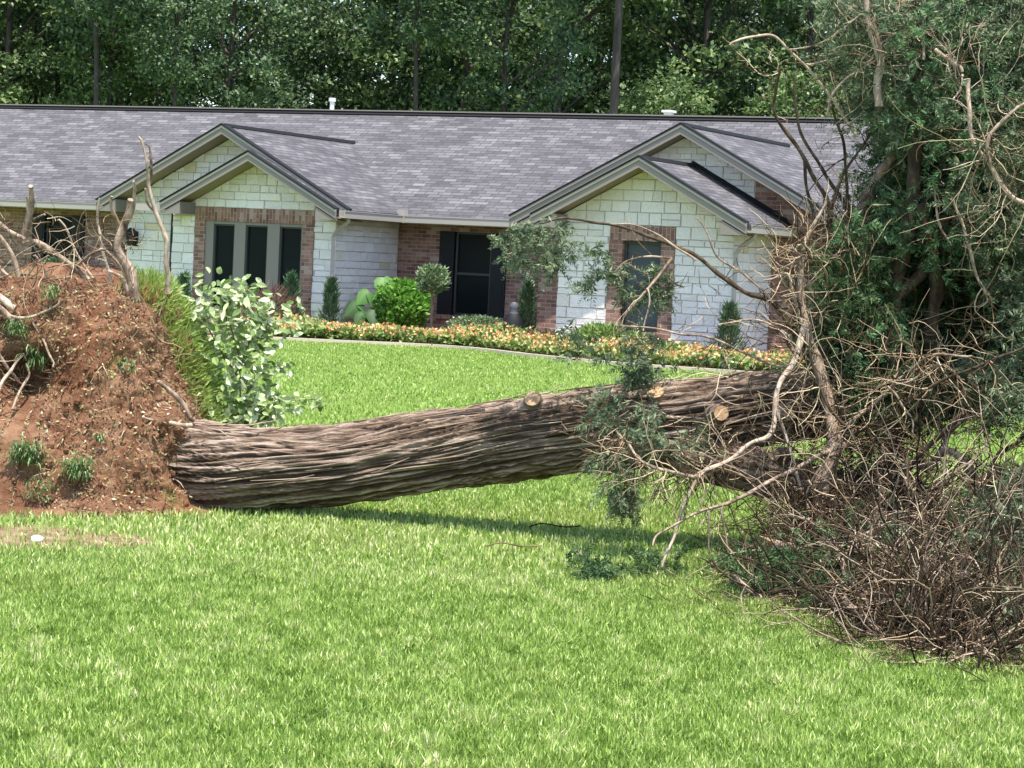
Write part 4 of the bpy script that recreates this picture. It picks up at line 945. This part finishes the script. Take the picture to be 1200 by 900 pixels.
def grid_mesh(V):
    nz, na = V.shape[:2]; b = TM(); q = np.arange((nz - 1) * na); i = q // na; j = q % na; j2 = (j + 1) % na
    b.add(V.reshape(-1, 3), np.stack([i * na + j, i * na + j2, (i + 1) * na + j2, (i + 1) * na + j], 1), .5)
    b.add(V[-1], [tuple(range(na))], .5); return b
def ptop(t): return math.sqrt(max(0.0004, 1 - max(0, (t - .70) / .30) ** 2))
SC = at(60, 590, 14.1); HOL = at(18, 435, 13.3)
def prof(t): return np.interp(t, [0, .12, .35, .6, .8, .92, 1], [1.02, .96, .90, .78, .66, .54, .12])
V = soil_surface(SC[0], 14.0, 1.3, prof, lambda t: np.interp(t, [0, .1, .3, .7, .9, 1], [1.12, .98, .80, .54, .34, .08]))
soil = grid_mesh(V).build('root_ball', M['soil'], tree, True); soil['label'] = 'mass of red brown soil torn up with the roots'
SV = V
SX = np.array([0.0]); _P = SV.reshape(-1, 3)
_Z = _P[:, 2] - EYE; _zc = _P[:, 1] * cp - _Z * sp; _yc = _P[:, 1] * sp + _Z * cp; _a, _b = F_PX * _P[:, 0] / _zc, -F_PX * _yc / _zc
_X, _Y = 600 + cr * _a - sr * _b, 450 + sr * _a + cr * _b
def soilY(px, py, off=.03):
    k = np.hypot(_X - px, _Y - py) < 9
    return (_P[k, 1].min() if k.any() else 13.6) - off
# thrown-out skirt of soil on the lawn in front
def skirt():
    b = TM(); n = 60; m = 16
    c_ = ong(60, 596); rows = []
    for i in range(m):
        t = i / (m - 1)
        for j in range(n):
            a = -math.pi * (.02 + .96 * j / (n - 1)); R = .95 + t * .42
            x = SC[0] + .0 + 1.1 * R * math.cos(a) * .95; y = 14.0 + .92 * R * math.sin(a)
            z = .10 * (1 - t) ** 1.6 + .02 * noise.fractal(Vector((x * 6, y * 6, 3)), 1, 2, 4) * (1 - t) + .004 - .012 * t
            rows.append((x, y, z))
    q = np.arange((m - 1) * (n - 1)); i = q // (n - 1); j = q % (n - 1)
    b.add(rows, np.stack([i * n + j, i * n + j + 1, (i + 1) * n + j + 1, (i + 1) * n + j], 1)[:, ::-1], .5); return b.build('loose_soil', M['soil'], tree, True)
skirt()
# litter, clods and rootlets on the soil
def surf_pts(V, n, amin=math.pi * .95, amax=math.pi * 2.05, tmin=0.02, tmax=.97):
    nz, na = V.shape[:2]; ii, jj = np.meshgrid(np.arange(int(tmin * (nz - 2)), int(tmax * (nz - 2))), np.arange(int(amin / 6.2832 * na), int(amax / 6.2832 * na)) % na); i, j = ii.ravel(), jj.ravel(); P = V[i, j]
    d1 = V[np.minimum(i + 3, nz - 1), j] - V[np.maximum(i - 3, 0), j]; d2 = V[i, (j + 4) % na] - V[i, (j - 4) % na]
    cr_ = np.cross(d2, d1); w_ = np.linalg.norm(cr_, axis=1); N = unit(cr_); k_ = RNG.choice(len(P), n, p=w_ / w_.sum()); return P[k_] + RNG.normal(0, .004, (n, 3)), N[k_]
M['litter'] = m_leaf('leaf_litter', [(0, (.10, .05, .03)), (.35, (.28, .16, .095)), (.60, (.42, .29, .18)), (.76, (.36, .31, .13)), (.88, (.22, .27, .09)), (1, (.66, .58, .44))], .15, .8, .1)
P, N = surf_pts(SV, 11000); D = unit(rdir(len(P)) + N * .25); S = unit(np.cross(D, N + rdir(len(P)) * .5))
b = TM(); b.leaves(P + N * .008, D, S, RNG.uniform(.01, .038, len(P)), RNG.uniform(.005, .016, len(P)), RNG.random(len(P)))
P, N = surf_pts(SV, 3000); b.leaves(P + N * .006, unit(rdir(len(P)) + N * .15), unit(np.cross(N, rdir(len(P)))), RNG.uniform(.05, .12, len(P)), .004, RNG.random(len(P)) * .6 + .1)
b.build('leaf_litter', M['litter'], tree)['kind'] = 'stuff'
b = TM(); P, N = surf_pts(SV, 650)
for p, n_ in zip(P, N): 
    if p[0] < at(240, 500, 14)[0]: twig(b, p - n_ * .01, n_ * .5 + rdir(1)[0] * .8 + np.array([0, 0, -.3]), random.uniform(.05, .22), random.uniform(.0015, .004), 1.0, 6)
b.build('rootlets', M['twig'], tree, True)['kind'] = 'stuff'
b = TM(); P, N = surf_pts(SV, 520, tmax=.99)
for p, n_ in zip(P, N):
    r_ = random.uniform(.008, .028); A8 = np.arange(7) / 7 * 6.283; V_ = np.array([p + np.array([math.cos(a) * math.cos(e), math.sin(a) * math.cos(e), math.sin(e)]) * r_ * random.uniform(.7, 1.25) for e in (-1.1, -.4, .4, 1.1) for a in A8])
    b.add(V_, np.array([[i * 7 + j, i * 7 + (j + 1) % 7, (i + 1) * 7 + (j + 1) % 7, (i + 1) * 7 + j] for i in range(3) for j in range(7)]), random.random()).add(V_[-7:], [tuple(range(7))], .5)
b.build('soil_clods', M['soil'], tree, False)['kind'] = 'stuff'
# turf on the far right flank of the ball
def proft(t): return np.interp(t, [0, .2, .4, .6, .8, .93, 1], [1.06, 1.0, .93, .86, .74, .60, .2])
VT = soil_surface(SC[0] + .0, 14.55, .8, proft, lambda t: np.interp(t, [0, .3, .7, .9, 1], [.55, .5, .42, .3, .06]), 90, 160, .05, 1.46, 5)
grid_mesh(VT).build('turf_base', M['soil'], tree, True)
M['turf'] = m_leaf('turf_blade', [(0, (.12, .20, .04)), (.5, (.27, .40, .08)), (.9, (.44, .54, .17)), (1, (.52, .48, .25))], .35)
P, N = surf_pts(VT, 17000, -math.pi * .42, math.pi * .5); k = P[:, 0] > SC[0] + .35; P, N = P[k], N[k]
D = unit(N * .75 + rdir(len(P)) * .55 + [0, 0, .35]); S = unit(np.cross(D, rdir(len(P))))
b = TM(); b.leaves(P, D, S, RNG.uniform(.05, .10, len(P)), .009, RNG.random(len(P)) * .7 + .3); b.build('turf', M['turf'], tree)['kind'] = 'stuff'
# grass tufts hanging on to the ball
M['tuft'] = m_leaf('tuft_blade', [(0, (.08, .15, .05)), (.5, (.18, .29, .10)), (1, (.40, .50, .25))], .35)
def tuft(px, py, Y, n=150, L=.15, sp=.07):
    C = at(px, py, soilY(px, py, .02)); a = RNG.random(n) * 6.283; P0 = C + np.clip(RNG.normal(0, 1, (n, 3)), -1.6, 1.6) * [sp, sp * .4, sp * .7] - [0, .02, 0]
    h = np.stack([np.cos(a), np.sin(a) * .8 - .3, RNG.normal(0, .35, n)], 1); Ls = L * (.6 + .6 * RNG.random(n)); b = TM(); s_ = unit(np.cross(h, [0, 0, 1.])) * .0035
    p1 = P0 + (h * .35 + [0, 0, .8]) * Ls[:, None] * .5; p2 = p1 + (h * .8 + [0, 0, .1]) * Ls[:, None] * .4; p3 = p2 + (h * .5 + [0, 0, -.8]) * Ls[:, None] * .35
    V_ = np.stack([P0 - s_, P0 + s_, p1 - s_, p1 + s_, p2 - s_, p2 + s_, p3], 1).reshape(-1, 3); o = np.arange(n)[:, None] * 7; r_ = np.repeat(RNG.random(n), 7)
    b.add(V_, np.vstack([o + [[0, 1, 3, 2]], o + [[2, 3, 5, 4]]]), r_); b.f.append((b.n - len(V_), o + np.array([[4, 5, 6]])))
    return b.build('grass_tuft', M['tuft'], tree)
tuft(30, 535, 13.4, 170, .10, .05); tuft(92, 552, 13.35, 150, .10, .05); tuft(118, 515, 0, 40, .06, .012); tuft(150, 430, 0, 30, .06, .03); tuft(45, 575, 0, 60, .07, .05); tuft(45, 425, 13.55, 90, .12, .04); tuft(20, 390, 13.6, 90, .1, .03); tuft(60, 345, 13.8, 60, .08, .03)
# hollow with roots on the left and all the roots above
ROOTS = [
 ([(158,352),(152,330),(147,310),(140,290),(145,268),(151,250),(153,234)], 9, 4.5), ([(143,287),(141,265),(135,248),(131,230)], 4, 2), ([(150,262),(157,245),(158,228),(156,214)], 3.5, 1.5),
 ([(197,345),(197,320),(192,285),(182,250),(175,220),(171,195),(162,160)], 4.2, 1.8), ([(175,215),(177,200),(171,168)], 3, 1.5), ([(181,248),(173,238),(171,222)], 2, 1.4),
 ([(118,345),(100,326),(80,308),(58,296),(38,283)], 5, 4), ([(30,284),(35,262),(37,240),(36,218)], 6, 3.5), ([(38,262),(33,245),(31,230)], 2.2, 1.2), ([(40,258),(47,254),(53,252)], 1.8, 1.2),
 ([(131,345),(126,315),(120,285),(115,258),(117,232)], 3, 1.8), ([(66,340),(85,322),(105,305),(124,293)], 2.6, 2), ([(148,330),(137,308),(124,293)], 2.5, 1.6),
 ([(27,345),(22,318),(10,292),(-4,272)], 4.5, 3), ([(-10,255),(8,266),(30,281)], 3, 3), ([(122,345),(105,320),(90,295),(80,272),(68,258)], 2.2, 1.2), ([(-10,300),(4,318),(20,330)], 3, 2),
 ([(60,340),(52,315),(40,300)], 2, 1.4), ([(110,340),(90,318),(70,300),(50,288)], 1.8, 1), ([(20,340),(38,318),(58,300)], 1.8, 1), ([(150,345),(140,325),(128,318)], 4, 2)]
for pts, r0, r1 in ROOTS: branch(radd(pts, r0, r1), (13.95, 13.85), 'limb', 'root', .02, 8)
for pts, r0, r1 in [([(-25,325),(-5,345),(18,362)], 7, 5), ([(-25,345),(0,362),(20,375)], 6, 4), ([(-20,400),(5,420),(30,450)], 4, 2), ([(0,470),(10,440),(28,415)], 3, 2), ([(15,480),(30,450),(35,420)], 2.5, 1.5), ([(38,375),(52,400),(62,430)], 2, 1.4),
                    ([(185,448),(205,465),(228,492)], 3, 4), ([(168,488),(190,490),(225,498)], 2, 3.5), ([(10,368),(40,372),(70,352)], 2.5, 1.5)]: branch(radd(pts, r0, r1), (soilY(*pts[0]), soilY(*pts[-1])), 'limb', 'root', .02, 8)
mb = TM()
for _ in range(330):
    x = random.uniform(-60, 165); y = random.uniform(255, 345) if random.random() < .6 else random.uniform(320, 480)
    if y > 350 and x > 60: x = random.uniform(-30, 60)
    twig(mb, at(x, y, random.uniform(13.5, 14.1)), rdir(1)[0] + np.array([0, 0, .3]), random.uniform(.1, .4), random.uniform(.0015, .0035), 1.0, 7, -.1)
mb.build('rootlets', M['twig'], tree, True)['kind'] = 'stuff'

# ------------------------------------------------------------------ leafy sapling beside the ball
sap = tag(empty('leafy_sapling', tuple(at(285, 560, 14.5) * [1, 1, 0])), 'leafy sapling with broad glossy pale green leaves beside the root ball', 'sapling')
SO = np.array(sap.location)
M['sap_leaf'] = m_leaf('sapling_leaf', [(0, (.11, .19, .05)), (.35, (.27, .37, .12)), (.7, (.52, .60, .30)), (1, (.74, .78, .56))], .35, .25, .8)
sb, lb = MB(), MB()
def sapbranch(pts, nl, Y=14.5, r=.006, sp=.10):
    nl = int(nl * 2.9)
    P = smooth_path([at(x, y, Y) for x, y in pts], 8); sb.tube(P - SO, np.linspace(r, .002, len(P)), 5)
    idx = RNG.integers(2, len(P), nl); Q = P[idx] + RNG.normal(0, sp, (nl, 3)) * [1, 1, .8]
    D = unit(rdir(nl) * [1, .8, .5] + [0, -.1, -.45]); N_ = unit(rdir(nl) * .8 + [.1, -.7, .8]); S = unit(np.cross(D, N_)); N_ = np.cross(S, D)
    L = RNG.uniform(.045, .085, nl); W = L * .55; r_ = RNG.random(nl)
    # folded ovate leaf: six outline points and a midrib
    V_ = [Q, Q + D * (L * .5)[:, None] - N_ * (L * .06)[:, None], Q + D * L[:, None]]
    e1 = [(.2, .36), (.5, .5), (.8, .28)]
    Lft = [Q + D * (L * p)[:, None] + S * (W * w)[:, None] + N_ * (L * .08)[:, None] for p, w in e1]; Rgt = [Q + D * (L * p)[:, None] - S * (W * w)[:, None] + N_ * (L * .08)[:, None] for p, w in e1]
    A_ = np.stack(V_ + Lft + Rgt, 1).reshape(-1, 3) - SO; o = np.arange(nl)[:, None] * 9
    lb.add(A_, np.vstack([o + [[0, 1, 4, 3]], o + [[1, 2, 5, 4]], o + [[0, 6, 7, 1]], o + [[1, 7, 8, 2]]]), np.repeat(r_, 9))
for pts, nl, spr in [([(285,560),(282,480),(280,420),(270,380),(262,345)], 90, .13), ([(280,430),(300,400),(315,375),(300,355)], 55, .10), ([(278,440),(258,410),(240,375),(232,350)], 60, .09),
                ([(283,500),(310,480),(335,470),(372,468)], 42, .04), ([(283,470),(300,445),(320,430),(333,432)], 22, .045), ([(284,520),(290,480),(300,465)], 70, .10), ([(282,400),(278,350),(275,338)], 34, .07), ([(284,520),(262,490),(258,470)], 26, .06), ([(300,400),(312,388)], 12, .05), ([(270,380),(262,350),(268,340)], 14, .04), ([(315,375),(305,358),(300,348)], 10, .04)]:
    sapbranch(pts, nl, 14.5, .008, spr)
sb.build('stem', M['stem'], sap, True); lb.build('foliage', M['sap_leaf'], sap)
s = NT('bare_earth'); M['bare'] = s.finish(s.ramp(s.noise(s.obj(), 9, 6, .7), [(.3, (.10, .085, .04)), (.5, (.22, .15, .09)), (.7, (.34, .25, .17))]), .95, .1, s.noise(s.obj(), 50, 5), .8, .02)
b = MB(); n_ = 40
for (px, py, rx, ry) in ((20, 632, .42, .55), (118, 634, .30, .32)):
    c_ = ong(px, py); V_ = [(c_[0], c_[1], .012)] + [(c_[0] + rx * math.cos(a) * (1 + .35 * noise.noise((a * 2, px, 0))), c_[1] + ry * math.sin(a) * (1 + .35 * noise.noise((a * 2, px, 5))), .004) for a in np.arange(n_) / n_ * 6.283]
    b = MB(); b.add(V_, [(0, i + 1, (i + 1) % n_ + 1) for i in range(n_)]); tag(b.build('bare_soil', M['bare']), kind='structure')
# pale stone and fallen twigs on the lawn
b = MB(); c_ = ong(43, 637); V_ = c_ + np.array([(random.uniform(.03, .045) * math.cos(a) * math.cos(e), .03 * math.sin(a) * math.cos(e), .02 + .025 * math.sin(e)) for e in np.linspace(-1.2, 1.2, 5) for a in np.arange(8) / 8 * 6.283])
b.add(V_, np.array([[i * 8 + j, i * 8 + (j + 1) % 8, (i + 1) * 8 + (j + 1) % 8, (i + 1) * 8 + j] for i in range(4) for j in range(8)]), .5).add(V_[-8:], [tuple(range(8))], .5)
tag(b.build('pebble', M['white'], smooth=True), 'small pale stone on the bare patch of lawn left of the trunk', 'stone')
for px, py, lab in ((620, 617, 'short dry twig on the lawn below the trunk'), (570, 640, 'dry twig on the lawn in front of the trunk shadow')):
    b = MB(); c_ = ong(px, py, .05); b.tube(smooth_path([c_, c_ + [.08, .02, .02], c_ + [.2, -.02, .01], c_ + [.3, .03, .015]], 4), .004, 5); tag(b.build('fallen_twig', M['twig']), lab, 'twig')
